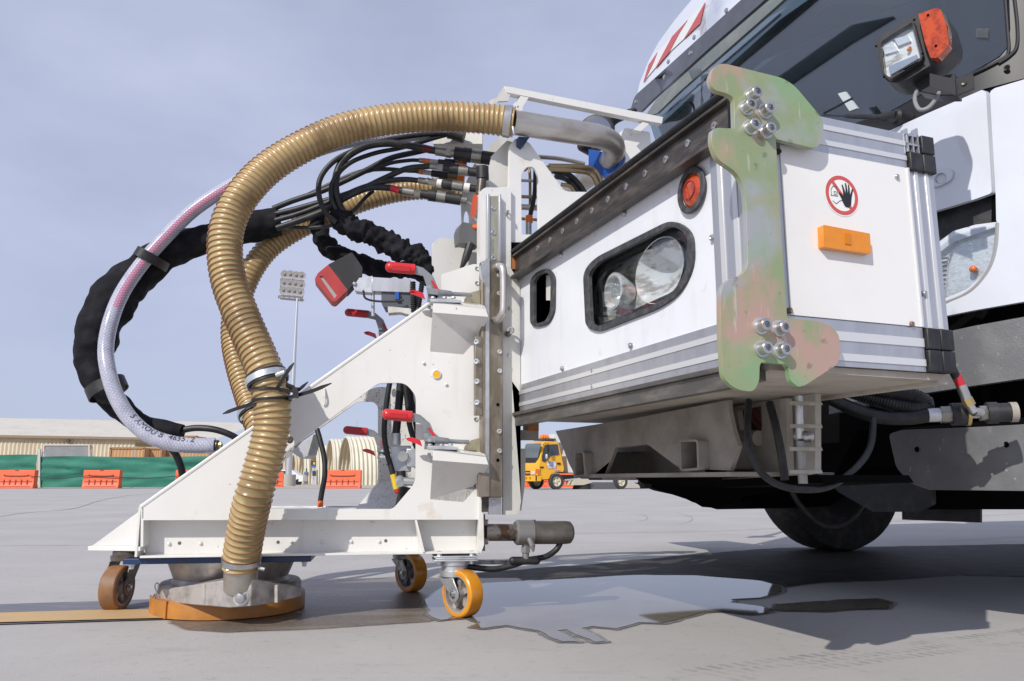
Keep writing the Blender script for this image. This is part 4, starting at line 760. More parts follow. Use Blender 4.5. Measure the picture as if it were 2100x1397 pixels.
def strip(pts, w, t, name, m, parent):   # flat strap through points, width along local up
    P = spline([D(*p) for p in pts], 6); mbs = MB(); rings = []
    for k, p in enumerate(P):
        tt_ = (P[min(k + 1, len(P) - 1)] - P[max(k - 1, 0)]).normalized(); n_ = Vector((0, 1, 0)); s_ = tt_.cross(n_).normalized(); e_ = min(1, .25 + (len(P) - 1 - k) * .25)
        rings.append([p + s_ * w * e_ - n_ * t, p + s_ * w * e_ + n_ * t, p - s_ * w * e_ + n_ * t, p - s_ * w * e_ - n_ * t])
    return mk(name, mbs.loft(rings), m, parent)
TIE = mat('black_cable_tie', (.012, .012, .013), .35)
for (x, y, tl) in ((552, 803, -.28), (556, 822, -.12)):
    i = near_idx(HP, x, y); ax = hax(HP, i, tl); tie = loop(HP[i], ax, .0585, .008, .004, TIE, 'cable_tie', h1)
    if tl == -.28:
        strip([(566, 800, 2.42), (576, 785, 2.41), (590, 762, 2.40), (603, 744, 2.40)], .0055, .0012, 'tie_tail', TIE, tie); strip([(573, 800, 2.42), (600, 802, 2.43), (612, 800, 2.43), (632, 783, 2.42)], .005, .0012, 'tie_tail', TIE, tie)
    else:
        strip([(580, 820, 2.44), (605, 812, 2.44), (640, 802, 2.42), (680, 786, 2.40)], .0058, .0012, 'tie_tail', TIE, tie); strip([(522, 824, 2.44), (505, 832, 2.43), (480, 840, 2.42), (457, 849, 2.42)], .0055, .0012, 'tie_tail', TIE, tie)
        for p in ((565, 801), (606, 800), (607, 811), (522, 828)): mk('tie_head', MB().hexa(D(*p, 2.425), (.009, 0, 0), (0, .006, 0), (0, 0, .008)), TIE, tie)
# clear braided hose
cp_ = [(900, 268, 3.0), (860, 276, 3.0), (800, 281, 2.99), (720, 290, 2.97), (650, 309, 2.94), (580, 337, 2.90), (510, 362, 2.88), (450, 395, 2.86), (390, 437, 2.84), (338, 488, 2.81), (292, 540, 2.78), (252, 598, 2.74), (228, 655, 2.70), (217, 712, 2.68), (222, 762, 2.66), (238, 812, 2.65), (266, 858, 2.65), (306, 893, 2.65), (352, 909, 2.66), (400, 914, 2.67), (441, 914, 2.68)]
CPth = resample(spline([D(*c) for c in cp_], 16), .006)
ch = mk('clear_hose', MB().tube(CPth, .0262, 28), CLEAR, loc=tuple(CPth[-1])); tag(ch, 'clear braided hose with a pink stripe and handwritten marks, curving left of the frame', 'hose')
T_, N_, B_ = frames(CPth)
bm_ = MB()
for k in range(0, len(CPth) - 1):
    # raised braid threads: short slanted ticks around the visible half
    for j in range(0, 20):
        if (j + k) % 2: continue
        a0_ = 2 * math.pi * j / 20; a1_ = a0_ + .19; rr_ = .0265
        p0 = CPth[k] + (N_[k] * math.cos(a0_) + B_[k] * math.sin(a0_)) * rr_; p1 = CPth[k] + (N_[k] * math.cos(a1_) + B_[k] * math.sin(a1_)) * rr_; t = T_[k] * .0011
        bm_.add([p0 - t, p1 - t + T_[k] * .002, p1 + t + T_[k] * .002, p0 + t], [(0, 1, 2, 3)])
mk('braid', bm_, mat('white_braid', (.60, .61, .69), .3), ch, smooth=0)['kind'] = 'stuff'
def stripe(P, N, B, i0, i1, a0_, a1_, r, m, name, parent, n=5):
    rings = []
    for k in range(i0, i1): rings.append([P[k] + (N[k] * math.cos(a0_ + (a1_ - a0_) * j / n) + B[k] * math.sin(a0_ + (a1_ - a0_) * j / n)) * r for j in range(n + 1)])
    mb_ = MB(); w = n + 1
    mb_.add([p for r_ in rings for p in r_], [(i * w + j, i * w + j + 1, (i + 1) * w + j + 1, (i + 1) * w + j) for i in range(len(rings) - 1) for j in range(n)])
    return mk(name, mb_, m, parent)
na = lambda px, py: near_idx(CPth, px, py)
stripe(CPth, N_, B_, na(505, 365), na(232, 640), -.85, .0, .0264, PINK, 'pink_stripe', ch)
def wrap_text(body, size, P, N, B, i0, ang, r, m, parent, flip=1):
    v, f = text_loops(body, size); L = arclen(P); o = []
    for x, y, z in v:
        s = L[i0] + x; j = min(range(len(L)), key=lambda q: abs(L[q] - s)); a = ang + flip * y / r
        o.append(P[j] + (P[min(j + 1, len(P) - 1)] - P[j]).normalized() * (s - L[j]) + (N[j] * math.cos(a) + B[j] * math.sin(a)) * (r + .0012))
    return mk('handwritten_mark', MB().add(o, f), m, parent, smooth=0)
INK = mat('black_marker_ink', (.03, .03, .04), .5)
wrap_text('5 AMOU B', .030, CPth, N_, B_, na(300, 886), -.15, .0262, INK, ch, -1)
wrap_text('465512', .030, CPth, N_, B_, na(372, 912), -.2, .0262, INK, ch, -1)
wrap_text('2 500B', .022, CPth, N_, B_, na(760, 286), -.1, .0262, INK, ch, -1)
mk('hose_fitting', MB().tube([D(438, 914, 2.68), D(455, 912, 2.68)], .009, 10), mat('brass', (.6, .45, .2), .3, .9), ch); mk('hose_clamp', MB().tube([D(440, 914, 2.68), D(447, 914, 2.68)], .019, 16), DSTEEL, ch)
# wrinkled black sleeves round the hose bundles
def sleeve(name, label, ctrl, wr, seed, lump=.18, fold=26):
    Pc = spline([D(c[0], c[1], c[2]) for c in ctrl], 16); Rc = spline([Vector((c[3] * c[2] / 1626, 0, 0)) for c in ctrl], 16)
    P = resample(Pc, .006); n = len(P)
    Rs = [Rc[min(int(i / n * len(Rc)), len(Rc) - 1)].x for i in range(n)]
    def rad(i, a):
        an = 2 * math.pi * a; s = i * .006
        w = noise.noise(Vector((math.cos(an) * 1.1 + seed, math.sin(an) * 1.1, s * fold)))
        w2 = noise.noise(Vector((math.cos(an) * 2.5, math.sin(an) * 2.5 + seed, s * fold * 2.2)))
        env = min(1, i / 5, (n - 1 - i) / 5)
        return Rs[i] * (1 + (wr * w + wr * .45 * w2) * env)
    P2 = [p + Vector((noise.noise(Vector((i * .05, seed, 0))), 0, noise.noise(Vector((i * .05, 0, seed))))) * lump * Rs[i] for i, p in enumerate(P)]
    o = mk(name, MB().tube(P2, rad, 36), CLOTH, smooth=60, loc=tuple(P[-1])); tag(o, label, 'hose sleeve', 'black woven hose sleeves'); return o
sleeve('hose_sleeve', 'large black woven sleeve bowing far out left behind the clear hose', [(573, 455, 2.96, 31), (520, 464, 2.95, 31), (455, 480, 2.94, 31), (395, 496, 2.92, 31), (335, 522, 2.89, 35), (276, 567, 2.85, 40), (226, 627, 2.82, 44), (195, 690, 2.8, 46), (193, 752, 2.78, 42), (218, 808, 2.77, 32), (262, 850, 2.77, 26), (300, 872, 2.77, 24), (345, 880, 2.77, 19), (374, 886, 2.77, 15)], .2, 3.3, .15, 13)
sleeve('hose_sleeve', 'crumpled black sleeve slanting down right above the red toggle grip', [(684, 436, 2.86, 18), (706, 452, 2.86, 25), (735, 470, 2.86, 25), (770, 488, 2.86, 22), (800, 500, 2.86, 24), (835, 515, 2.86, 23), (866, 538, 2.87, 24), (888, 566, 2.88, 20), (898, 592, 2.9, 15)], .5, 9.1, .35, 42)
sleeve('hose_sleeve', 'narrow black sleeve hanging in a curve behind the red lamp', [(652, 438, 3.06, 14), (652, 470, 3.06, 18), (672, 503, 3.05, 19), (706, 527, 3.04, 19), (748, 545, 3.03, 19), (800, 552, 3.02, 18), (850, 558, 3.0, 16), (880, 575, 3.0, 14)], .4, 5.7, .3, 30)
def strap(c, ax, up_, ra, rb, w, name, label):
    c = Vector(c); ax = Vector(ax).normalized(); u = Vector(up_); u = (u - ax * u.dot(ax)).normalized(); v = ax.cross(u); rings = []
    for h, k in ((-w / 2, 1), (-w / 2, 1.06), (w / 2, 1.06), (w / 2, 1)):
        rings.append([c + ax * h + u * math.cos(2 * math.pi * j / 32) * ra * k + v * math.sin(2 * math.pi * j / 32) * rb * k for j in range(32)])
    rings.append(rings[0]); o = mk(name, MB().loft(rings, False), BLACKM, loc=tuple(c)); tag(o, label, 'strap', 'hook and loop straps'); return o
strap(D(312, 532, 2.83), D(330, 500, 2.8) - D(292, 560, 2.8), D(330, 545, 2.9) - D(290, 520, 2.76), .078, .052, .035, 'hose_strap', 'upper black strap tying the clear hose to the large sleeve')
strap(D(219, 797, 2.72), D(210, 770, 2.7) - D(232, 822, 2.7), D(250, 780, 2.66) - D(190, 812, 2.78), .068, .062, .04, 'hose_strap', 'lower black strap around the clear hose and large sleeve')
# thin black hydraulic hoses
def hyd(label, ctrl, r, ends=(), m=BLACK, rib=0, grp='black hydraulic hoses'):
    P = resample(spline([D(*c) for c in ctrl], 14), .004 if rib else .012)
    f = (lambda i, a: r * (1 + (.09 if i % 2 else 0))) if rib else r
    o = mk('hydraulic_hose', MB().tube(P, f, 14), m, loc=tuple(P[-1])); tag(o, label, 'hose', grp)
    for nm, a, b, rr_, m_, n in ends: mk(nm, MB().tube([D(*a), D(*b)], rr_, n), m_, o)
    return o
CST = mat('coupling_steel', (.33, .32, .29), .32, .75, c2=(.18, .16, .14), amt=.6, scale=30)
def coup(a, b, segs):
    """segments along a->b: (start, end, radius, material, sides, name)"""
    A_, B_ = Vector(a), Vector(b); o = []
    for s, e, r, m_, n, nm in segs: o.append((nm, tuple(A_.lerp(B_, s)), tuple(A_.lerp(B_, e)), r, m_, n))
    return o
big = lambda: [(0, .07, .0145, BLACK, 14, 'hose_end'), (.05, .19, .019, CST, 16, 'ferrule'), (.19, .26, .021, CST, 6, 'hex_nut'), (.26, .30, .018, CST, 14, 'coupling_neck'), (.30, .42, .026, BLACKM, 18, 'coupling_ring'), (.42, .52, .0285, BLACKM, 18, 'coupling_ring'), (.53, .66, .027, CST, 18, 'coupling_sleeve'), (.66, .84, .026, BLACKM, 18, 'coupling_body'), (.84, 1, .021, BLACKM, 16, 'coupling_tail')]
sml = lambda: [(0, .16, .012, CST, 14, 'ferrule'), (.16, .26, .0135, CST, 6, 'hex_nut'), (.26, .40, .015, BLACKM, 16, 'coupling_ring'), (.40, .56, .021, BLACKM, 18, 'coupling_ring'), (.57, .76, .020, CST, 18, 'coupling_sleeve'), (.76, 1, .017, BLACKM, 16, 'coupling_body')]
Yh = 2.88
hyd('thick black hose looping over from the crumpled sleeve to the topmost big coupling', [(712, 448, 2.86), (698, 425, 2.85), (689, 395, 2.84), (689, 365, 2.84), (700, 335, 2.84), (722, 314, 2.84), (755, 299, 2.85), (795, 294, 2.86), (835, 298, 2.87), (866, 304, Yh), (892, 309, Yh)], .0145, coup((886, 308, Yh), (1040, 330, Yh), big()) + [('red_band', (866, 303.5, Yh), (885, 308, Yh), .0152, mat('dark_red_band', (.09, .008, .015), .5), 14)])
hyd('corrugated black conduit making the outermost loop above the crumpled sleeve', [(690, 456, 2.83), (668, 436, 2.82), (655, 405, 2.82), (655, 372, 2.82), (672, 343, 2.82), (702, 320, 2.83), (750, 300, 2.86), (800, 286, 2.9), (860, 277, 2.93), (905, 274, 2.95), (925, 273, 2.95)], .0098, [('round_connector', (918, 273, 2.95), (932, 275, 2.95), .022, BLACKM, 18), ('round_connector', (932, 275, 2.95), (952, 281, 2.95), .026, BLACKM, 18)], rib=1)
hyd('corrugated black conduit making the inner loop above the crumpled sleeve', [(696, 440, 2.84), (682, 415, 2.83), (679, 385, 2.83), (692, 358, 2.83), (722, 332, 2.85), (770, 314, 2.88), (815, 305, 2.9), (850, 296, 2.93), (885, 285, 2.95), (918, 276, 2.96)], .0085, rib=1)
hyd('black hose rising along the bundle top and ending under the big coupling', [(560, 428, 2.94), (600, 412, 2.93), (660, 392, 2.92), (705, 372, 2.92), (750, 350, 2.93), (800, 325, 2.95), (850, 313, 2.98), (885, 305, 3.0)], .0115)
hyd('thin black hose ending in the coupling with orange bands', [(680, 377, 2.96), (720, 360, 2.96), (760, 350, 2.94), (800, 335, 2.92), (840, 329, 2.92), (862, 329, 2.92)], .0075, coup((860, 329, 2.92), (968, 340, 2.92), [(0, .2, .010, CST, 12, 'ferrule'), (.07, .12, .0108, OBAND, 12, 'orange_band'), (.14, .19, .0108, OBAND, 12, 'orange_band'), (.2, .36, .010, CST, 6, 'hex_nut'), (.36, .48, .013, BLACKM, 14, 'coupling_ring'), (.48, .68, .018, BLACKM, 16, 'coupling_sleeve'), (.68, .9, .0145, CST, 14, 'coupling_body'), (.74, .79, .0155, OBAND, 14, 'orange_band'), (.82, .87, .0155, OBAND, 14, 'orange_band')]))
hyd('black hose running to the second coupling from the top', [(562, 440, 2.92), (610, 428, 2.91), (680, 408, 2.9), (740, 388, 2.89), (790, 365, 2.88), (835, 346, 2.87), (882, 341, 2.86)], .0115, coup((882, 341, 2.86), (985, 355, 2.86), sml()))
hyd('black hose running to the partly hidden third coupling', [(562, 428, 2.96), (620, 405, 2.96), (690, 372, 2.96), (740, 352, 2.96), (790, 347, 2.95), (830, 350, 2.95), (855, 351, 2.95)], .0085, coup((853, 351, 2.95), (960, 366, 2.95), [(0, .1, .009, BLACK, 12, 'hose_end'), (.06, .14, .0105, OBAND, 12, 'orange_band'), (.14, .3, .010, CST, 6, 'hex_nut'), (.3, .45, .014, BLACKM, 14, 'coupling_ring'), (.45, .62, .018, BLACKM, 16, 'coupling_sleeve'), (.62, .8, .017, mat('brown_coupling', (.2, .12, .07), .4, .5), 14, 'coupling_body'), (.8, .93, .0175, OBAND, 14, 'orange_band')]))
hyd('black hose running to the coupling with the white band', [(565, 452, 2.91), (620, 436, 2.9), (690, 408, 2.89), (740, 386, 2.88), (790, 372, 2.87), (830, 368, 2.87), (862, 371, 2.87)], .0105, coup((858, 370, 2.87), (978, 388, 2.87), [(0, .17, .013, CST, 14, 'ferrule'), (.17, .32, .0125, CST, 6, 'hex_nut'), (.32, .40, .0165, WBAND, 16, 'white_band'), (.42, .58, .021, BLACKM, 18, 'coupling_ring'), (.58, .76, .020, CST, 18, 'coupling_sleeve'), (.78, .88, .018, WBAND, 16, 'white_band'), (.88, 1, .014, BLACKM, 14, 'coupling_tail')]))
hyd('black hose running to the lowest big coupling behind a red band', [(568, 468, 2.9), (620, 450, 2.89), (670, 430, 2.88), (710, 405, 2.87), (755, 386, 2.87), (800, 386, 2.87), (832, 394, 2.87)], .0125, coup((826, 392, 2.87), (958, 412, 2.87), [(0, .18, .0165, CST, 14, 'ferrule'), (.18, .28, .0145, CST, 6, 'hex_nut'), (.28, .4, .017, BLACKM, 16, 'coupling_ring'), (.4, .52, .023, BLACKM, 18, 'coupling_ring'), (.53, .67, .023, CST, 18, 'coupling_sleeve'), (.67, .9, .0215, BLACKM, 18, 'coupling_body'), (.9, 1, .016, CST, 14, 'coupling_tail')]) + [('red_band', (802, 386, 2.87), (820, 391, 2.87), .0134, RBAND, 14)])
hyd('thin black hose dipping low from the sleeve mouth to the bundle', [(572, 464, 2.93), (615, 467, 2.92), (655, 466, 2.9), (685, 460, 2.88), (725, 432, 2.9), (750, 405, 2.92), (765, 392, 2.94)], .0075)
for px, py in ((905, 281), (925, 290)): pass
tag(mk('junction_plate', MB().hexa(D(940, 285, 3.02), (.10, 0, 0), (0, .03, 0), (0, 0, .035)), GREYW, loc=tuple(D(940, 300, 3.02))), 'grey junction plate behind the round hose connectors', 'bracket')
lower = 'black lines hanging by the frame'
hyd('short black hose hanging with an orange tip through the frame opening', [(650, 880, 2.95), (657, 905, 2.94), (665, 940, 2.93), (666, 975, 2.92), (660, 1010, 2.92), (657, 1028, 2.92)], .0098, [('orange_tip', (657, 1027, 2.92), (657, 1040, 2.92), .0105, OBAND, 12)], grp=lower)
hyd('black hose curving left inside the frame opening with a yellow tag', [(800, 780, 2.86), (791, 840, 2.86), (788, 890, 2.87), (794, 930, 2.88), (803, 962, 2.88), (812, 1000, 2.88)], .010, [('yellow_sleeve', (806, 973, 2.87), (813, 1003, 2.87), .0115, mat('yellow_sleeve', (.7, .5, .03), .5), 12), ('red_band', (813, 1003, 2.87), (816, 1012, 2.87), .0105, REDD, 12)], grp=lower)
hyd('thick black hose hanging to the grey collar inside the frame opening', [(822, 780, 2.92), (818, 830, 2.92), (812, 890, 2.92)], .015, grp=lower)
hyd('rightmost black hose inside the frame opening behind the red grip', [(830, 780, 2.9), (836, 830, 2.9), (840, 870, 2.9), (850, 905, 2.9), (862, 940, 2.9)], .010, rib=1, grp=lower)
hyd('black corrugated hose leaning across the top of the frame opening', [(838, 776, 2.93), (842, 820, 2.93), (850, 850, 2.93), (858, 890, 2.93)], .013, grp=lower)
hyd('black hose leaving the large sleeve end and dropping behind the frame edge', [(366, 884, 2.77), (400, 878, 2.77), (440, 881, 2.77), (475, 893, 2.78), (500, 910, 2.8), (520, 930, 2.82)], .0115, grp=lower)
hyd('black hose end hanging below the clear hose in front of the green fence', [(350, 918, 2.75), (362, 935, 2.76), (372, 960, 2.77), (375, 985, 2.78), (378, 1000, 2.8)], .0125, grp=lower)
# ---- lamp with red lens and its sensor arm
LP = Plane(D(690, 570, 2.78), (.2, -1, .1))
lm = thing('clip_lamp', 'black clip lamp with red frame and grey lens strip beside the red grips', 'lamp', tuple(D(690, 600, 2.78)))
mk('lamp_body', MB().plate(LP, [(672, 543, 3), (722, 517, 4), (744, 549, 4), (742, 565, 4), (712, 597, 3)], .07), mat('dusty_black_housing', (.012, .012, .014), .6, c2=(.03, .03, .034), amt=.6, scale=20), lm, bevel=.004)
mk('lamp_frame', MB().plate(LP, [(645, 573, 3), (652, 560, 3), (673, 543), (713, 595), (688, 619, 4), (680, 617, 3)], .062, [[(655, 567), (661, 566), (691, 605), (686, 613)]], .003), REDD, lm, bevel=.004)
mk('lens_strip', MB().plate(LP, [(654, 566), (662, 565), (693, 606), (686, 615)], .03, (), -.003), GLOVE, lm)
arm = thing('sensor_arm', 'square aluminium sensor arm with blue connector under the crumpled sleeve', 'sensor arm', tuple(D(800, 600, 2.84)))
AP = Plane(D(780, 590, 2.8), (.1, -1, 0))
mk('square_tube', MB().plate(AP, [(762, 568), (842, 573), (842, 600), (762, 597)], .06), ALU, arm, bevel=.002)
mk('hinge_knuckle', MB().plate(AP, [(720, 578, 6), (730, 571, 4), (764, 566), (764, 600), (728, 597, 4)], .05, (), -.004), GALV, arm, bevel=.002)
mk('hinge_pin', MB().lathe(AP.at(727, 582), UN, [(0, .008), (.004, .006), (.005, .001)], 12), STEEL, arm)
mk('steel_bracket', MB().plate(AP, [(782, 598), (860, 602), (862, 625), (842, 640), (790, 635), (782, 620)], .05, (), -.01), mat('dark_bracket', (.12, .13, .15), .4, .4), arm)
mk('blue_connector', MB().plate(AP, [(810, 600, 1), (818, 598, 1), (818, 614, 1), (810, 614, 1)], .02, (), .006), BLUE2, arm, bevel=.001)
mk('bracket_foot', MB().plate(AP, [(795, 628), (842, 633), (850, 645), (842, 646), (820, 640), (796, 642)], .05, (), .0), GREYW, arm)
mk('spring', MB().tube(resample([AP.at(847, 578, .01), AP.at(848, 640, .01)], .004), lambda i, a: .011 if i % 2 else .008, 12), BLACK, arm)
mk('spring', MB().tube(resample([AP.at(866, 578, .01), AP.at(858, 632, .01)], .004), lambda i, a: .011 if i % 2 else .008, 12), BLACK, arm)
mk('cable', MB().tube(spline([AP.at(745, 596, .01), AP.at(750, 612, .012), AP.at(775, 618, .012), AP.at(815, 618, .012), AP.at(828, 614, .012)], 6), .004, 8), BLACK, arm)
mk('drop_rod', MB().tube([AP.at(765, 598, -.02), AP.at(765, 648, -.02)], .0065, 10), GALV, arm)
# ================================================================== SERVICE TRUCK behind the box
truck = thing('service_truck', 'white cab-over service truck with dark windscreen carrying the equipment box', 'truck', bw(2.6, 1.6, 0))
from mathutils.geometry import delaunay_2d_cdt
def cabsurf(lean=0.0, z0=1.5, base=1.3, wn=.42, wf=2.62, kr=.30, out=0, zr=9.9, kz=.5):
    """curved cab front: b as a function of (w,z); solved along the pixel ray"""
    def bf(w, z):
        b = base - out + lean * (z - z0)
        if w < wn + kr: b += min((wn + kr - w) ** 2 * 1.1, .35)
        if w > wf - .5: b += min((w - wf + .5) ** 2 * .9, .35)
        if z > zr: b += (z - zr) ** 2 * kz
        return b
    def hit(x, y):
        r = ray(x, y); k0 = (O0 - CAM).dot(BX); rb_ = r.dot(BX); lo_, hi_ = base - .5, base + 2.2
        def gap(b): p = CAM + r * ((b + k0) / rb_); return b - bf((p - O0).dot(WX), p.z)
        prev, b = gap(lo_), lo_
        while b < hi_:
            b += .04; g_ = gap(b)
            if g_ >= 0: break
        a_2, b_2 = b - .04, b
        for _ in range(18):
            m_2 = (a_2 + b_2) / 2
            if gap(m_2) < 0: a_2 = m_2
            else: b_2 = m_2
        return CAM + r * ((b_2 + k0) / rb_)
    return hit
def skin(poly, hit, step=22, holes=(), th=.012):
    loops = [rnd(poly)] + [rnd(h) for h in holes]; vs = []; es = []
    for l in loops:
        s = len(vs); q = []
        for i, p in enumerate(l):
            p2 = l[(i + 1) % len(l)]; d = math.dist(p, p2); n = max(1, int(d / step))
            for k in range(n): q.append((p[0] + (p2[0] - p[0]) * k / n, p[1] + (p2[1] - p[1]) * k / n))
        vs += q; es += [(s + i, s + (i + 1) % len(q)) for i in range(len(q))]
    x0, x1 = min(p[0] for p in loops[0]), max(p[0] for p in loops[0]); y0, y1 = min(p[1] for p in loops[0]), max(p[1] for p in loops[0])
    def ins(x, y, l):
        c = False; j = len(l) - 1
        for i in range(len(l)):
            if (l[i][1] > y) != (l[j][1] > y) and x < (l[j][0] - l[i][0]) * (y - l[i][1]) / (l[j][1] - l[i][1]) + l[i][0]: c = not c
            j = i
        return c
    y = y0 + step / 2
    while y < y1:
        x = x0 + step / 2
        while x < x1:
            if ins(x, y, loops[0]) and not any(ins(x, y, l) for l in loops[1:]): vs.append((x, y))
            x += step
        y += step
    r = delaunay_2d_cdt([Vector(v) for v in vs], es, [], 0, 1e-4); V, Fc = r[0], r[2]; fs = []
    for f in Fc:
        cx = sum(V[i].x for i in f) / len(f); cy = sum(V[i].y for i in f) / len(f)
        if ins(cx, cy, loops[0]) and not any(ins(cx, cy, l) for l in loops[1:]): fs.append(tuple(f))
    P = [hit(v.x, v.y) for v in V]; n = len(P); m = MB(); nb = (BX * th)
    cnt = {}
    for f in fs:
        for a in range(len(f)): k = (f[a], f[(a + 1) % len(f)]); cnt[k] = 1
    side = [(b, a, a + n, b + n) for (a, b) in cnt if (b, a) not in cnt]
    m.add(P + [p + nb for p in P], fs + [tuple(i + n for i in f)[::-1] for f in fs] + side); return m
cf = cabsurf(); cfl = cabsurf(.22, 1.72, 1.33)
# windscreen and what is seen through it
glp = [(1330, 245), (1350, 222), (1420, 165), (1500, 98), (1600, 2), (1640, -40), (2055, -40), (2068, 60), (2064, 98), (2048, 116), (1990, 150), (1895, 190), (1825, 228), (1760, 250), (1600, 330), (1450, 420), (1400, 420), (1345, 292)]
mk('windscreen', skin(glp, cfl, 30, th=.006), GLASSW, truck)
INT = mat('cab_interior_dark', (.028, .034, .042), .6, c2=(.05, .06, .07), amt=.6, scale=3)
def cbx(b0, b1, w0, w1, z0, z1): return bxm(b0, b1, w0, w1, z0, z1)
mk('cab_rear_wall', cbx(3.1, 3.15, .5, 2.5, 1.2, 3.0), mat('interior_grey', (.12, .155, .21), .8), truck)
mk('dashboard', cbx(1.55, 2.0, .45, 2.5, 1.35, 1.66), INT, truck, bevel=.02)
mk('sun_blind', skin([(1350, 260), (1420, 195), (1500, 130), (1600, 40), (1700, -30), (1900, -30), (1870, 2), (1700, 60), (1560, 125), (1500, 180), (1420, 260), (1400, 330), (1362, 290)], cabsurf(.22, 1.72, 1.42), 40, th=.01), mat('sun_blind_grey', (.028, .036, .038), .6, c2=(.05, .055, .058), amt=.6, scale=10), truck)
for a, b in (((1345, 250), (1600, 30)), ((1400, 250), (1700, 10)),): mk('blind_rail', MB().tube([cabsurf(.22, 1.72, 1.40)(*a), cabsurf(.22, 1.72, 1.40)(*b)], .008, 8), mat('blind_rail_grey', (.16, .18, .22), .4), truck)
for sx in ((1770, 150), (1960, 60)): pass
mk('seat', MB().hexa(bw(2.4, .95, 1.75), BX * .07, WX * .25, ZX * .38), INT, truck, bevel=.05); mk('seat', MB().hexa(bw(2.4, 2.05, 1.75), BX * .07, WX * .25, ZX * .38), INT, truck, bevel=.05)
mk('steering_wheel', MB().ring(bw(1.85, .95, 1.78), BX * .5 - ZX * -.85, .20, .225, .02, 32), BLACK, truck)
mk('etched_glass_mark', skin([(2003, 58), (2028, 58), (2026, 78), (2001, 76)], cabsurf(.22, 1.72, 1.322), 30, th=.001), mat('etched_mark', (.1, .1, .1), .6, alpha=.2), truck)
# visor, roof with warning stripes
vz = cabsurf(.10, 2.2, 1.22)
vp = mk('sun_visor', skin([(1293, 224, 6), (1302, 196, 10), (1342, 161), (1416, 94), (1515, 4), (1565, -40), (1650, -60), (1566, 2), (1453, 100), (1339, 204), (1312, 231, 6)], vz, 25, th=.02), VISOR, truck)
for x, y in ((1304, 209), (1363, 158), (1371, 127), (1416, 109), (1424, 77), (1490, 22)):
    p = vz(x, y); mk('visor_screw', MB().lathe(p, -BX, [(0, .014), (.006, .012), (.008, .004)], 12), STEEL, vp)
mk('windscreen_frame', skin([(1322, 240), (1345, 205), (1455, 105), (1570, 0), (1620, -50), (1660, -50), (1600, 6), (1480, 112), (1400, 182), (1348, 232)], cabsurf(.20, 1.72, 1.28), 25, th=.02), mat('dusty_green_grey_frame', (.15, .17, .165), .4, c2=(.22, .23, .21), amt=.7, scale=8), truck)
rz = cabsurf(.35, 2.3, 1.30)
mk('roof', skin([(1304, 205), (1312, 170), (1330, 125), (1350, 88), (1383, 42), (1425, -8), (1470, -60), (1660, -80), (1570, -10), (1510, 30), (1416, 115), (1340, 180)], rz, 22, th=.05), CABW, truck)
WST = mat('sticker_silver_white', (.62, .63, .62), .35); rs = cabsurf(.35, 2.3, 1.292)
wsn = skin([(1319, 169), (1347, 108), (1378, 75), (1446, 4), (1435, 49), (1400, 82), (1372, 108), (1342, 141)], rs, 25, th=.002); ws_ = mk('warning_stripe_panel', wsn, WST, truck)
rs2 = cabsurf(.35, 2.3, 1.288)
for q in ([(1319, 169), (1330, 133), (1348, 107), (1340, 128), (1322, 166)], [(1343, 141), (1378, 75), (1410, 41), (1394, 66), (1372, 108), (1347, 137)], [(1403, 79), (1446, 4), (1435, 49), (1424, 59)]):
    mk('red_stripe', skin(q, rs2, 25, th=.002), mat('warning_red', (.42, .07, .075), .4), ws_)
# black scuttle and pillar around the glass
sc_ = [(2068, -60), (2180, -60), (2180, 150), (2100, 161), (2020, 182), (1900, 232), (1812, 272), (1700, 340), (1560, 420), (1560, 360), (1690, 285), (1760, 252), (1826, 230), (1896, 192), (1992, 152), (2050, 118), (2067, 98), (2072, 60)]
mk('scuttle_panel', skin(sc_, cabsurf(.05, 1.72, 1.31), 22, th=.02), SHINB, truck)
for pts in ([(2060, -20), (2066, 60), (2068, 105), (2054, 122), (1994, 152), (1900, 194)], [(2078, -20), (2086, 50), (2085, 95), (2070, 115), (2048, 130)]):
    mk('pillar_rib', MB().tube(spline([cabsurf(.05, 1.72, 1.305)(*p) for p in pts], 6), .006, 8), SHINB, truck)
mk('scuttle_plug', MB().lathe(cabsurf(.05, 1.72, 1.30)(2065, 140), -BX, [(0, .012), (.004, .010), (.0, .004)], 14), BLACK, truck)
# white front panels
cfo = cabsurf(out=.03)
mk('front_flap', skin([(1640, 355), (1815, 272), (1903, 232), (2015, 184, 4), (2022, 190), (2026, 260), (2034, 396, 6), (1995, 410), (1915, 434), (1640, 530)], cfo, 22, th=.02), CABW, truck)
mk('corner_panel', skin([(2030, 188, 5), (2040, 181), (2100, 163), (2180, 150), (2180, 600), (2110, 617), (2000, 636), (1920, 652), (1920, 619), (1986, 592), (2028, 554), (2044, 505), (2048, 462, 4), (2043, 452), (2042, 400), (2034, 260)], cabsurf(out=.035), 22, th=.02), CABW, truck)
mk('panel_gap', skin([(2021, 192), (2027, 190), (2040, 400), (2040, 455), (2033, 455), (2034, 396)], cabsurf(out=-.005), 22, th=.01), VOID, truck)
mk('grille_recess', skin([(1880, 440), (2034, 398), (2040, 455), (1990, 462), (1950, 480), (1920, 510), (1880, 545)], cabsurf(out=-.03), 22, th=.02), BLACKM, truck)
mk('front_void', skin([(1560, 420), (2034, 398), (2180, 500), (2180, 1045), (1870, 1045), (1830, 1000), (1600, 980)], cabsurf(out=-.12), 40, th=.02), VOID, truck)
bd = MB(); c_ = cfo(1932, 367)
bz = [cfo(x, y) for x, y in rnd([(1905, 373), (1920, 354, 8), (1945, 346, 8), (1960, 352, 6), (1956, 370, 8), (1930, 384, 8), (1910, 386, 6)])]
bh = [cfo(x, y) for x, y in ell(1934, 367, 13, 11, 20, -.4)]
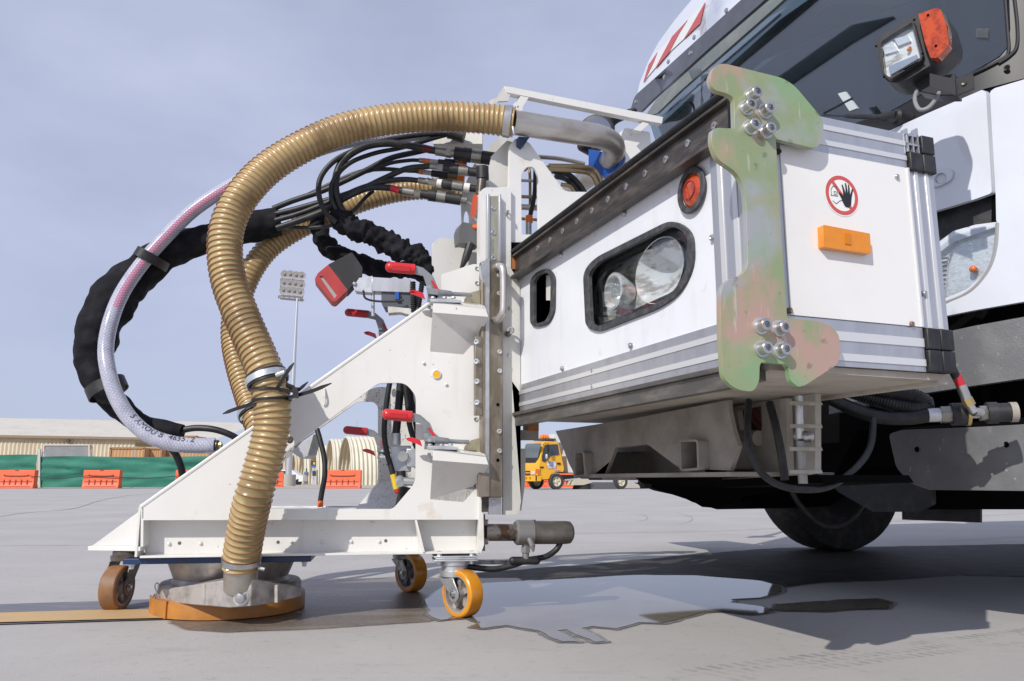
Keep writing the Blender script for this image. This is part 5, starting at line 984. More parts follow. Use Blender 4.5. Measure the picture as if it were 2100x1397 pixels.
mk('badge_ring', MB().slab([bz, bh], -BX * .012), mat('badge_silver', (.55, .56, .6), .25, .6), truck, bevel=.002)
hl_ = mk('corner_headlight', skin([(1916, 514), (1955, 484), (2000, 470), (2041, 464, 6), (2036, 510), (2020, 552), (1985, 590), (1940, 612), (1916, 620)], cabsurf(out=.02), 18, th=.004), GLASS, truck)
mk('headlight_reflector', skin([(1912, 510), (1955, 482), (2000, 468), (2045, 458), (2040, 510), (2024, 556), (1988, 596), (1940, 618), (1912, 626)], cabsurf(out=-.015), 12, th=.01), CHROMF, hl_)
mk('headlight_trim', skin([(1914, 505), (1955, 474), (2000, 461), (2046, 455), (2046, 464), (2000, 480), (1955, 496), (1916, 526)], cabsurf(out=.012), 18, th=.01), CABW, hl_)
mk('bulb', MB().capsule(cabsurf(out=-.005)(1998, 552), cabsurf(out=.01)(1996, 552), .0125), mat('amber_bulb', (.6, .14, .03), .15, coat=.5), hl_)
for k in range(9): mk('lens_flute', MB().tube([cabsurf(out=.0)(1920, 532 + k * 9), cabsurf(out=.0)(1946 - k, 528 + k * 9)], .004, 6), CHROME, hl_)
mk('headlight_rim', MB().tube(spline([cabsurf(out=.03)(*p) for p in ((2046, 458), (2042, 510), (2026, 556), (1990, 597), (1942, 620), (1915, 628))], 6), .007, 8), mat('rim_grey', (.3, .3, .31), .4), hl_)
# bumpers
def crease(lst): pass
BUMP = cabsurf(out=.05)
mk('upper_bumper', skin([(1700, 740), (1935, 682), (2000, 668), (2100, 650), (2180, 640), (2180, 772), (2100, 776), (1990, 792), (1900, 806), (1800, 826), (1700, 850)], BUMP, 18, th=.03), GREYP, truck)
sb = cabsurf(base=1.12, kr=.1)
mk('step_bar', skin([(1822, 890, 10), (1850, 882), (2000, 876), (2180, 866), (2180, 1008), (2000, 1006), (1905, 1005), (1868, 992, 10), (1838, 960, 10)], sb, 18, th=.16), GREYP, truck, bevel=.006)
mk('step_bar_groove', skin([(1830, 880), (2000, 866), (2180, 852), (2180, 868), (2000, 878), (1850, 884)], cabsurf(base=1.2, kr=.1), 18, th=.1), VOID, truck)
for x, y in ((2064, 912), (1881, 922)): mk('step_hole', MB().lathe(sb(x, y) - BX * .001, -BX, [(0, .009), (.001, .009)], 12), VOID, truck)
mk('mud_flap', skin([(1848, 1005), (2010, 1005), (2010, 1072), (1850, 1066)], cabsurf(base=1.5), 40, th=.01), BLACKM, truck)
mk('hub_plate', skin([(1700, 990), (1910, 990), (1911, 1035, 6), (1880, 1050), (1790, 1050), (1720, 1010)], cabsurf(base=1.32, kr=.05), 30, th=.02), BLACKM, truck)
# cab and chassis volumes behind the skins
mk('cab_side', MB().slab([[bw(1.5, .30, 1.0), bw(3.3, .30, 1.0), bw(3.3, .30, 2.95), bw(2.0, .30, 3.0), bw(1.62, .30, 2.4)]], WX * .03), CABW, truck)
mk('cab_side', MB().slab([[bw(1.6, 2.66, 1.0), bw(3.3, 2.66, 1.0), bw(3.3, 2.66, 2.95), bw(2.2, 2.66, 3.0), bw(1.72, 2.66, 2.3)]], WX * -.03), CABW, truck)
mk('roof_panel', cbx(2.0, 3.3, .32, 2.64, 2.96, 3.0), CABW, truck)
mk('engine_block', cbx(1.40, 3.2, .6, 2.4, .50, 1.25), VOID, truck); mk('sun_gap_blocker', cbx(.535, 1.0, .6, 1.2, .74, .98), GRIME, truck); mk('axle', cbx(2.8, 2.95, .6, 2.8, .42, .56), VOID, truck)  # middle block is unseen, added to stop sun slipping through behind the box
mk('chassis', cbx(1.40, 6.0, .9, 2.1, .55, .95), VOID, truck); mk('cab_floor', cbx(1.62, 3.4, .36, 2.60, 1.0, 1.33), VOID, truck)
mk('cargo_body', cbx(3.6, 7.5, .3, 2.65, 1.05, 3.0), BOXW, truck)
# wheels: far front seen whole, near front behind the step bar
for wc, bb in ((2.93, 2.87), (.50, 2.87)):
    c = bw(bb, wc, .515); nm = -WX
    ty = mk('wheel', MB().lathe(c, nm, [(-.14, .30), (-.15, .42), (-.135, .50), (-.10, .515), (.10, .515), (.135, .50), (.15, .42), (.14, .30), (-.14, .30)], 64), mat('dusty_tyre', (.03, .03, .03), .8, c2=(.075, .07, .065), amt=.9, scale=14, bump=.3), truck)
    mk('rim', MB().lathe(c, nm, [(-.13, .30), (.12, .30), (.10, .27), (.02, .20), (.02, .08), (.10, .07), (.10, .0)], 40), mat('dark_rim', (.03, .03, .03), .6), ty)
mk('tie_hose', MB().tube(spline([D(1615, 985, 3.3), D(1640, 1035, 3.3), D(1690, 1078, 3.3), D(1740, 1070, 3.3), D(1775, 1025, 3.3), D(1780, 960, 3.3)], 8), .011, 10), BLACKM, truck)
# wiper, work lamp, mirror
sw = cabsurf(.22, 1.72, 1.24)
wi = mk('wiper_arm', MB().tube(spline([sw(1686, 236), sw(1740, 238), sw(1795, 240), sw(1822, 238), sw(1842, 236)], 5), [.004] * 5 + [.010] * 8 + [.018] * 8, 10), BLACKM, truck); mk('wiper_pivot', MB().lathe(sw(1836, 240), -BX, [(-.06, .03), (0, .03), (.01, .022)], 16), BLACKM, wi)
mk('wiper_blade', MB().tube([sw(1690, 232), sw(1748, 202)], .005, 8), BLACK, wi); mk('blade_clip', MB().slab([[sw(1718, 192), sw(1733, 188), sw(1758, 222), sw(1742, 228)]], BX * .01), mat('pale_clip', (.45, .5, .5), .3), wi)
LPn = Plane(bw(1.08, 0, 0), (-BX * .9 - WX * .42))
wl = mk('work_lamp', MB().plate(LPn, [(1796, 86, 6), (1803, 74, 6), (1878, 30, 4), (1920, 17, 6), (1932, 20, 4), (1942, 37), (1953, 72, 6), (1952, 95, 6), (1925, 121, 6), (1905, 136), (1860, 163, 8), (1838, 171, 8), (1818, 166, 8), (1808, 152, 8)], .11), BLACKM, truck, bevel=.008, label='rectangular work lamp with clear lens and amber indicator')
lens_px = [(1805, 86, 8), (1870, 45, 5), (1889, 116, 4), (1884, 123, 4), (1824, 160, 6), (1813, 150, 6)]
rb = mk('lamp_reflector', MB().plate(LPn, lens_px, .002, (), .001), BOWL, wl); mk('lamp_glass', MB().plate(LPn, lens_px, .003, (), .022), GLASS, wl)
mk('lamp_rim', MB().plate(LPn, grow(lens_px, 4), .024, [grow(lens_px, -1)], .023), BLACKM, wl, bevel=.003)
mk('reflector_facet', MB().plate(LPn, [(1808, 92), (1830, 84), (1842, 104), (1815, 112)], .006, (), .008), CHROMF, wl); mk('reflector_facet', MB().plate(LPn, [(1834, 80), (1862, 72), (1868, 84), (1842, 94)], .008, (), .010), mat('lamp_white_glint', (.85, .87, .9), .2, .5), wl); mk('reflector_facet', MB().plate(LPn, [(1822, 136), (1880, 112), (1884, 120), (1826, 154)], .006, (), .010), CHROME, wl)
mk('bulb', MB().capsule(LPn.at(1866, 98, .008), LPn.at(1863, 102, .012), .005), AMBER, wl)
mk('amber_indicator', MB().plate(LPn, [(1883, 29, 3), (1919, 16, 4), (1929, 20), (1941, 52), (1946, 92, 4), (1922, 119, 4), (1908, 119, 3), (1896, 85)], .035, (), .030), REDAMB, wl, bevel=.007)
for x, y in ((1903, 31), (1919, 94), (1875, 41), (1892, 110), (1797, 95), (1813, 158)): mk('lamp_screw', MB().lathe(LPn.at(x, y, .032), LPn.n, [(0, .004), (.002, .003)], 8), VOID, wl)
mk('lamp_bracket', MB().plate(LPn, [(1872, 135), (1908, 128), (1910, 160), (1958, 150), (1962, 195), (1925, 196), (1885, 188), (1876, 178)], .06, (), -.05), SHINB, truck, bevel=.003)
mk('lamp_bracket', MB().plate(LPn, [(1906, 150), (1958, 162), (1961, 196), (1906, 178)], .004, (), .02), SHINB, truck, bevel=.001); mk('lamp_bracket', MB().plate(LPn, [(1959, 161), (1995, 150), (1998, 182), (1962, 196)], .006, (), .0), SHINB, truck, bevel=.001)
mk('bracket_plug', MB().lathe(LPn.at(1977, 171, .001), LPn.n, [(0, .008), (.003, .007), (.001, .003)], 14), DSTEEL, truck)
mk('lamp_cable', MB().tube(spline([LPn.at(1880, 185, -.05), LPn.at(1876, 205, -.02), LPn.at(1885, 224, .0), LPn.at(1902, 222, .0), LPn.at(1918, 205, -.02), LPn.at(1926, 190, -.05)], 6), .006, 8), mat('grey_cable', (.25, .25, .26), .5), truck)
MC = D(1222, 272, 3.9)
mi = mk('round_mirror', MB().lathe(MC, (-.25, -1, -.1), [(-.05, .02), (-.045, .07), (-.02, .098), (.0, .10), (.005, .09), (.005, .0)], 32), BLACKM, truck); mk('mirror_face', MB().lathe(MC + Vector((-.25, -1, -.1)).normalized() * .006, (-.25, -1, -.1), [(0, .084), (.003, .06), (.004, 0)], 32), mat('mirror_glass', (.35, .36, .4), .05, 1), mi)
mk('mirror_arm', MB().tube(spline([D(1232, 262, 3.95), D(1262, 245, 4.1), D(1300, 228, 4.4)], 5), [.03] * 5 + [.025] * 5 + [.02], 12), BLACKM, mi); mk('mirror_arm', MB().tube(spline([D(1235, 285, 3.95), D(1262, 292, 4.1), D(1310, 300, 4.4)], 5), .022, 12), BLACKM, mi)
mk('mirror_stem', MB().tube([D(1250, 240, 4.0), D(1252, 330, 4.05)], .028, 12), BLACKM, mi)
mk('lower_mirror', MB().capsule(D(1195, 300, 3.9), D(1210, 308, 3.95), .03), BLACKM, mi)
# ---- mounting frame under the box
MF = PFR.off(-.27)
mf = mk('mounting_plate', MB().plate(MF, [(1139, 884), (1300, 858), (1494, 820), (1494, 838), (1503, 880), (1514, 915), (1497, 966, 3), (1470, 976), (1180, 977), (1166, 950), (1155, 920)], .014, [[(1240, 977 - 2), (1262, 918), (1328, 912), (1395, 962), (1400, 972)], [(1179, 973, 4), (1179, 930, 4), (1197, 929, 5), (1199, 972, 4)], [(1398, 960, 4), (1396, 908, 4), (1428, 906, 6), (1430, 958, 6)]]), GRIME, truck, bevel=.002)
for q in ([(1176, 977), (1176, 926, 5), (1198, 925, 7), (1202, 976)], [(1394, 966, 5), (1392, 903, 5), (1432, 901, 8), (1434, 964, 6)]):
    inn = grow(q, -4); mk('box_tube_end', MB().plate(MF, q, .30, [inn], .035), GRIME, mf, bevel=.001)
mk('tube_inside', MB().plate(MF, [(1398, 962), (1396, 906), (1429, 904), (1431, 960)], .01, (), -.12), BEIGE, mf); mk('tube_inside', MB().plate(MF, [(1178, 974), (1178, 928), (1198, 928), (1199, 974)], .01, (), -.05), VOID, mf)
mk('bottom_flange', MB().plate(MF, [(1176, 973), (1500, 968), (1500, 977), (1176, 980)], .34, (), .02), GRIME, mf)
mk('cross_tube', MB().plate(MF.off(-.22), [(1225, 912), (1330, 900), (1420, 900), (1420, 985), (1235, 985)], .05), GRIME, mf); mk('cross_rib', MB().plate(MF.off(-.16), [(1262, 919), (1322, 916), (1320, 926), (1262, 928)], .03), GRIME, mf)

MS = PFR.off(-.42)
mk('cream_side_frame', MB().plate(MS, [(1478, 836), (1672, 806), (1672, 972), (1660, 975), (1480, 985)], .02, [[(1512, 840, 6), (1560, 832), (1562, 880, 8), (1552, 905, 8), (1520, 906, 6)]], 0), mat('cream_dirty_paint', (.44, .42, .375), .5, c2=(.3, .26, .21), amt=.6, scale=8), mf, bevel=.002)
mk('cream_side_edge', MB().plate(MS, [(1598, 820), (1612, 817), (1616, 972), (1604, 974)], .02, (), .03), mat('cream_dirty_paint', (.55, .53, .48)), mf)
mk('side_tube', MB().tube([MS.at(1515, 897, .01), MS.at(1556, 899, .01)], .022, 12), mat('cream_dirty_paint', (.5, .5, .5)), mf); mk('side_nut', MB().plate(MS, [(1515, 933), (1525, 933), (1526, 950), (1514, 950)], .03, (), .025), mat('cream_dirty_paint', (.5, .5, .5)), mf)
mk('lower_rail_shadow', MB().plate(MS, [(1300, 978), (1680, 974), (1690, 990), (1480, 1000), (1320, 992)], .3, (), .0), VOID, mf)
mk('brown_duct', MB().tube(resample([MS.at(1515, 835, -.1), MS.at(1560, 845, -.1), MS.at(1612, 822, -.1)], .012), lambda i, a: .075 if i % 2 else .07, 20), mat('brown_duct', (.14, .05, .035), .6), mf)
LPN = PFR.off(-.36)
pr_ = mk('hinge_rod', MB().tube([LPN.at(1638, 812, .06), LPN.at(1641, 900, .06)], .0095, 14), STEEL, mf); mk('hinge_rod', MB().tube([LPN.at(1642, 905, .06), LPN.at(1647, 992, .06)], .011, 14), mat('dull_rod', (.30, .29, .28), .4, .5), mf)
mk('rod_ball', MB().capsule(LPN.at(1638, 894, .05), LPN.at(1658, 896, .05), .014), STEEL, mf)
for y in (827, 874, 921, 968): mk('rod_lug', MB().plate(LPN, [(1618, y - 4), (1658, y - 4), (1660, y + 3), (1620, y + 4)], .04, (), .075), mat('cream_dirty_paint', (.5, .5, .5)), mf, bevel=.001)
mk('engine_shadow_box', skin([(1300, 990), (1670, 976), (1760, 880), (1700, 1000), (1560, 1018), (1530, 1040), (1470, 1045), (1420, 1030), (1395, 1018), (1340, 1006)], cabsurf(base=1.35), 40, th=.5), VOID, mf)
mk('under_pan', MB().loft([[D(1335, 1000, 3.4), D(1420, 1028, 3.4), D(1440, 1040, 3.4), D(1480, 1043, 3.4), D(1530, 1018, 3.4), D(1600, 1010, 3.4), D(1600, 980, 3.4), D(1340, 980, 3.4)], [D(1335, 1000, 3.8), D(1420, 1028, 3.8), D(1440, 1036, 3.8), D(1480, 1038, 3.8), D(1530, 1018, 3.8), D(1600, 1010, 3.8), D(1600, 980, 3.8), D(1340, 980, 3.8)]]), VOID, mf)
mk('drop_pin', MB().tube([D(1318, 985, 2.9), D(1319, 1002, 2.9)], .012, 12), BLACKM, mf)
# hoses under the box at the truck nose
un = 'hoses under the truck nose'
hyd('large black hose hanging in a U in front of the wheel', [(1536, 822, 2.02), (1533, 870, 1.98), (1540, 930, 1.96), (1572, 980, 1.96), (1630, 1003, 1.98), (1700, 998, 2.02), (1755, 960, 2.08), (1785, 915, 2.14), (1792, 860, 2.2)], .0088, grp=un)
hyd('black hose going down behind the hinge rod with a tie', [(1578, 826, 2.05), (1592, 880, 2.02), (1602, 930, 2.02), (1610, 985, 2.02)], .0105, grp=un)
hyd('corrugated black hose curving right below the box corner', [(1700, 800, 2.3), (1760, 795, 2.28), (1830, 805, 2.26), (1880, 815, 2.25), (1900, 830, 2.25), (1870, 838, 2.25), (1800, 820, 2.28), (1740, 800, 2.3)], .021, rib=1, grp=un)
hyd('smooth black hose running right to the steel coupling', [(1680, 805, 2.3), (1740, 835, 2.28), (1800, 855, 2.26), (1860, 858, 2.24), (1905, 852, 2.22)], .0195, coup((1903, 852, 2.22), (2085, 845, 2.16), [(0, .14, .020, GALV, 16, 'ferrule'), (.14, .26, .025, CST, 6, 'hex_nut'), (.26, .42, .032, BLACKM, 18, 'coupling_ring'), (.42, .46, .034, mat('brass', (.6, .45, .2)), 20, 'brass_ring'), (.46, .62, .014, STEEL, 12, 'coupling_neck'), (.58, .66, .022, CST, 6, 'hex_nut'), (.66, .78, .030, BLACKM, 18, 'coupling_ring'), (.78, .92, .026, BLACKM, 18, 'coupling_sleeve'), (.92, 1, .028, GRIME, 16, 'coupling_tail')]), grp=un)
hyd('slim black hose with a red band joining the elbow fitting', [(1940, 735, 2.12), (1950, 752, 2.13), (1962, 775, 2.14)], .0115, [('red_band', (1960, 770, 2.14), (1972, 793, 2.14), .0125, RBAND, 14), ('ferrule', (1971, 791, 2.14), (1982, 818, 2.14), .0135, STEEL, 14), ('brass_nut', (1982, 817, 2.14), (1990, 832, 2.14), .0145, mat('brass', (.6, .45, .2)), 6), ('elbow', (1988, 830, 2.14), (1998, 846, 2.14), .011, STEEL, 12), ('elbow', (1997, 845, 2.14), (2012, 846, 2.15), .012, STEEL, 12)], grp=un)
# ================================================================== BACKGROUND
def house_box(o, ax, ay, h): pass
PB = lambda Y: Plane((0, Y, 0), (0, -1, 0))
CREAM = mat('cream_corrugated_steel', (.60, .53, .40), .6, c2=(.5, .43, .32), amt=.6, scale=.6)
ROOFM = mat('pale_roof_steel', (.62, .58, .50), .5, c2=(.5, .47, .4), amt=.6, scale=.5)
wh = thing('warehouse', 'long cream corrugated warehouse with pale roof and grey roller door', 'warehouse', (-50, 95, 0))
def corr(pl, x0, x1, yt0, yt1, yb, pitch, amp, name, m, parent):
    a0, a1 = pl.at(x0, yt0), pl.at(x1, yt1); b0 = pl.at(x0, yb); n = int((a1 - a0).length / pitch) * 2; mbx = MB(); V = []
    for i in range(n + 1):
        t = i / n; p = a0.lerp(a1, t); off = pl.n * (amp if i % 2 else 0); V.append(p + off); V.append(Vector((p.x, p.y, 0)) + off)
    mbx.add(V, [(2 * i, 2 * i + 1, 2 * i + 3, 2 * i + 2) for i in range(n)]); return mk(name, mbx, m, parent, smooth=0)
WP = Plane((-50, 95, 0), (.12, -1, 0))
corr(WP, -260, 446, 891, 903, 1000, .45, .12, 'wall', CREAM, wh)
ra, rb2 = WP.at(-260, 889), WP.at(446, 901); up_ = Vector((0, 16, 3.1)); V = []; n = 170
for i in range(n + 1):
    p = ra.lerp(rb2, i / n) + Vector((0, -.5, .0)) + ZX * (.025 if i % 2 else 0); V += [p, p + up_]
mk('roof', MB().add(V, [(2 * i, 2 * i + 2, 2 * i + 3, 2 * i + 1) for i in range(n)]), ROOFM, wh, smooth=0)
mk('eave_trim', MB().hexa((ra + rb2) / 2 + Vector((0, -.6, -.1)), (rb2 - ra) / 2, (0, .1, 0), (0, 0, .14)), mat('brown_trim', (.25, .18, .12), .6), wh)
dr = mk('door', nbox(WP, 91, 914, 181, 990, .1, .25), mat('grey_roller_door', (.22, .23, .25), .5, c2=(.28, .29, .3), amt=.6, scale=1), wh); mk('door_frame', MB().plate(WP, [(88, 911), (184, 911), (184, 990), (88, 990)], .15, [[(91, 914), (181, 914), (181, 990), (91, 990)]], .35), mat('frame_cream', (.55, .5, .42), .6), dr)
mk('wall_lamp', nbox(WP, 135, 902, 142, 907, .3, .6), DSTEEL, wh)
for x in (48, 142, 233): mk('skylight', MB().add([ra.lerp(rb2, (x + 260 + 0) / 706) + up_ * .30 + Vector((0, -.1, .05)), ra.lerp(rb2, (x + 276) / 706) + up_ * .30 + Vector((0, -.1, .05)), ra.lerp(rb2, (x + 284) / 706) + up_ * .78 + Vector((0, -.1, .05)), ra.lerp(rb2, (x + 268) / 706) + up_ * .78 + Vector((0, -.1, .05))], [(0, 1, 2, 3)]), mat('skylight_grey', (.50, .51, .48), .5), wh)
# containers and the tan shelter behind the fence
CT = mat('tan_container', (.50, .30, .15), .6, c2=(.42, .26, .13), amt=.6, scale=.8)
def container(x0, x1, yt, Y, lab, m=CT):
    pl = PB(Y); a, b = pl.at(x0, yt), pl.at(x1, yt); o = thing('shipping_container', lab, 'container', ((a.x + b.x) / 2, Y + 1.2, 0), 'containers behind the green fence')
    n = max(6, int((b.x - a.x) / .28)) * 2; V = []
    for i in range(n + 1):
        x = a.x + (b.x - a.x) * i / n; d = .06 if (i // 1) % 2 else 0; V += [Vector((x, Y - d, a.z)), Vector((x, Y - d, 0))]
    mk('side_wall', MB().add(V, [(2 * i, 2 * i + 1, 2 * i + 3, 2 * i + 2) for i in range(n)]), m, o, smooth=0)
    mk('shell', MB().hexa(((a.x + b.x) / 2, Y + 1.25, a.z / 2), ((b.x - a.x) / 2, 0, 0), (0, 1.2, 0), (0, 0, a.z / 2)), m, o)
    mk('top_rail', MB().hexa(((a.x + b.x) / 2, Y - .04, a.z), ((b.x - a.x) / 2 + .05, 0, 0), (0, .09, 0), (0, 0, .07)), mat('container_rail', (.32, .18, .09), .6), o)
    for x in (a.x, b.x): mk('corner_post', MB().hexa((x, Y - .04, a.z / 2), (.08, 0, 0), (0, .09, 0), (0, 0, a.z / 2)), mat('container_rail', (.32, .18, .09)), o)
container(228, 297, 919, 66, 'tan shipping container right of the roller door, behind the fence'); container(303, 332, 920, 67, 'short tan container behind the clear hose'); container(345, 430, 923, 68, 'low tan container behind the clear hose end'); container(372, 405, 895, 80, 'higher tan container stacked against the warehouse end')
sh = MB(); c = PB(72).at(285, 990); sh_r = 4.0
sh.loft([[Vector((c.x + math.cos(t) * 3.6, y, max(0, math.sin(t) * 3.55))) for t in [math.pi * k / 20 for k in range(21)]] for y in (72, 80)]); o = mk('arched_shelter', sh, mat('tan_fabric', (.52, .42, .29), .8, c2=(.45, .36, .25), amt=.6, scale=.5), loc=(c.x, 76, 0)); tag(o, 'tan arched shelter behind the containers', 'shelter')
mk('lumber_stack', MB().hexa(D(318, 912, 71), (1.6, 0, 0), (0, .4, 0), (0, 0, .18)), mat('dark_lumber', (.1, .07, .04), .8), o)
# green screened fence
FY = 48.5; fence = thing('screened_fence', 'green mesh screen fence with steel posts along the apron edge', 'fence', (-27, FY, 0))
GRN = mat('green_mesh_screen', (.018, .15, .105), .75, c2=(.035, .21, .15), amt=1, scale=.9, lo=.4, hi=.65, stretch=(.6, 1, 2.2)); 
def fpanel(x0, x1, yt):
    a, b = PB(FY).at(x0, yt), PB(FY).at(x1, yt); nx, nz = max(8, int((b.x - a.x) * 3)), 14; V = []
    for i in range(nx + 1):
        for j in range(nz + 1):
            u, v = i / nx, j / nz; d = noise.noise(Vector((u * (b.x - a.x) * .5, v * 5, x0))) * .30 + noise.noise(Vector((u * (b.x - a.x) * 1.6 + v * 3, v * 9, x0))) * .06
            V.append(Vector((a.x + (b.x - a.x) * u, FY + d * (1 - abs(2 * v - 1) ** 3), .06 + (a.z - .1) * v + (.03 * math.sin(u * 9) if j == nz else 0))))
    w = nz + 1; mk('green_screen', MB().add(V, [(i * w + j, (i + 1) * w + j, (i + 1) * w + j + 1, i * w + j + 1) for i in range(nx) for j in range(nz)]), GRN, fence, smooth=60)
fpanel(-180, 77, 932); fpanel(84, 470, 935.5)
for x, yt in ((-110, 926), (77.5, 926), (84, 919), (178, 921), (268, 922), (360, 924), (455, 924)):
    p = PB(FY).at(x, 1000); t = PB(FY).at(x, yt); mk('fence_post', MB().cyl((p.x, FY + .12, 0), (p.x, FY + .12, t.z), .035 if x not in (77.5,) else .05, n=8), GALV, fence)
mk('fence_gate_post', nbox(PB(FY), 78, 921, 82, 1000, .1, .1), mat('pale_post', (.5, .5, .46), .6), fence)
# orange barriers
BO = mat('orange_barrier_plastic', (.82, .145, .055), .5, c2=(.70, .12, .05), amt=.7, scale=3)
def barrier_make(lab, x):
    o = thing('water_barrier', lab, 'barrier', (x, 0, 0), 'orange water barriers along the apron edge')
    W2, H = 1.06, 1.06; pr = [(-.24, 0), (-.24, .16), (-.20, .24), (-.19, .55), (-.18, H), (.18, H), (.19, .55), (.20, .24), (.24, .16), (.24, 0)]
    mk('body', MB().loft([[Vector((x + sx, yy, zz)) for yy, zz in pr] for sx in (-W2, W2)]), BO, o, bevel=.02)
    dk = mat('barrier_groove', (.33, .05, .02), .6)
    for k in range(5): mk('rib_slot', MB().hexa((x - .68 + k * .34, -.215, .36), (.026, 0, 0), (0, .02, 0), (0, 0, .15)), dk, o)
    mk('slot_line', MB().hexa((x, -.215, .40), (.95, 0, 0), (0, .016, 0), (0, 0, .012)), dk, o); mk('top_notch', MB().hexa((x, -.13, H - .02), (.10, 0, 0), (0, .07, 0), (0, 0, .022)), dk, o)
    mk('base_line', MB().hexa((x, -.245, .12), (.9, 0, 0), (0, .01, 0), (0, 0, .010)), dk, o)
    mk('rope_handle', MB().tube(spline([Vector((x - .70, -.2, .80)), Vector((x - .65, -.23, .74)), Vector((x, -.235, .72)), Vector((x + .65, -.23, .74)), Vector((x + .70, -.2, .80))], 6), .018, 8), BLACKM, o)
    return o
def clone(root, loc, label, rz=0):
    c = root.copy(); COL.objects.link(c); c.location = loc; c.rotation_euler = (0, 0, rz); c['label'] = label
    for ch in list(root.children):
        d = ch.copy(); COL.objects.link(d); d.parent = c
        for g in list(ch.children): e = g.copy(); COL.objects.link(e); e.parent = d
    return c
b0 = barrier_make('orange water barrier cut by the left picture edge', 0)
pos = [(35, 46.4, None, 0), (209, 46.4, 'orange water barrier standing alone before the middle of the green fence', 0), (398, 46.4, 'orange water barrier mostly hidden by the white frame slope', 0), (703, 46.2, 'orange water barrier in front of the cream arched huts', 0),
       (548, 55, 'orange water barrier just left of the white pickup', .2), (1092, 52, 'orange water barrier behind the front wheel of the yellow sweeper', .1), (1176, 53, 'orange water barrier behind the sweeper body', 0)]
for i, (px, Y, lab, rz_) in enumerate(pos):
    p = D(px, 1000, Y); loc = (p.x, Y, 0)
    if i == 0: b0.location = loc
    else: clone(b0, loc, lab, rz_)
rope = MB().tube(spline([D(60, 976, 46.1), D(120, 981, 46.1), D(190, 976, 46.1), D(290, 981, 46.1), D(370, 976, 46.1)], 8), .025, 6)
tag(mk('barrier_rope', rope, BLACKM, loc=tuple(D(120, 1000, 46.1))), 'black rope slung between the orange barriers', 'rope')
# floodlight mast
fm = thing('floodlight_mast', 'tall grey floodlight mast with twelve round lamps', 'light mast', (D(591, 986, 66).x, 66, 0)); fx = D(591, 986, 66).x
FP = PB(66); tp = FP.at(596, 612)
mk('pole', MB().tube([(fx, 66, 0), (fx, 66, tp.z)], [.28, .10], 16), GALV, fm); mk('concrete_base', MB().cyl((fx, 66, 0), (fx, 66, .95), .62, n=16), mat('mast_concrete', (.4, .38, .35), .8), fm)
gst = mat('mast_head_steel', (.20, .19, .22), .5)
def fpt(x, y): p = FP.at(540 + x * 120 / 1676, 540 + y * 100 / 1397); return p + Vector((fx - FP.at(596, 600).x, 0, 0)) * 0
for a, b in (((500, 435), (1165, 505)), ((490, 680), (1140, 740)), ((510, 910), (1100, 960)), ((500, 435), (490, 870)), ((1165, 505), (1130, 975)), ((845, 300), (835, 900)), ((425, 985), (1060, 1045)), ((440, 930), (1130, 985)), ((425, 985), (445, 925)), ((1060, 1045), (1130, 985))):
    mk('head_frame', MB().tube([fpt(*a), fpt(*b)], .045, 6), gst, fm)
mk('walkway', MB().slab([[fpt(440, 935), fpt(1110, 1000), fpt(1060, 1040), fpt(430, 980)]], Vector((0, .8, 0))), mat('grate_grey', (.35, .33, .33), .6), fm)
for x, y in ((628, 330), (790, 335), (955, 360), (1110, 370), (608, 575), (772, 590), (930, 605), (1095, 635), (592, 785), (752, 800), (907, 815), (1068, 840)):
    c = fpt(x, y); l = mk('floodlight', MB().lathe(c + Vector((0, -.1, 0)), (0, -1, -.25), [(-.3, .1), (-.1, .3), (0, .37), (.03, .37), (.02, .33), (.0, .0)], 20), mat('floodlight_grey', (.38, .38, .38), .4, .3), fm)
    mk('lamp_core', MB().lathe(c + Vector((0, -.14, 0)), (0, -1, -.25), [(0, .15), (.04, .1), (.05, .0)], 14), mat('lamp_core_brown', (.2, .16, .14), .4), l); mk('lamp_foot', MB().tube([c + Vector((0, 0, -.3)), c + Vector((0, 0, -.75))], .05, 6), gst, l)
p = D(728, 985, 150); tag(mk('thin_lamp_post', MB().tube([(p.x, 150, 0), (p.x, 150, D(728, 862, 150).z)], .06, 6), GALV, loc=(p.x, 150, 0)), 'distant thin lamp post between the floodlight mast and the red grips', 'lamp post')
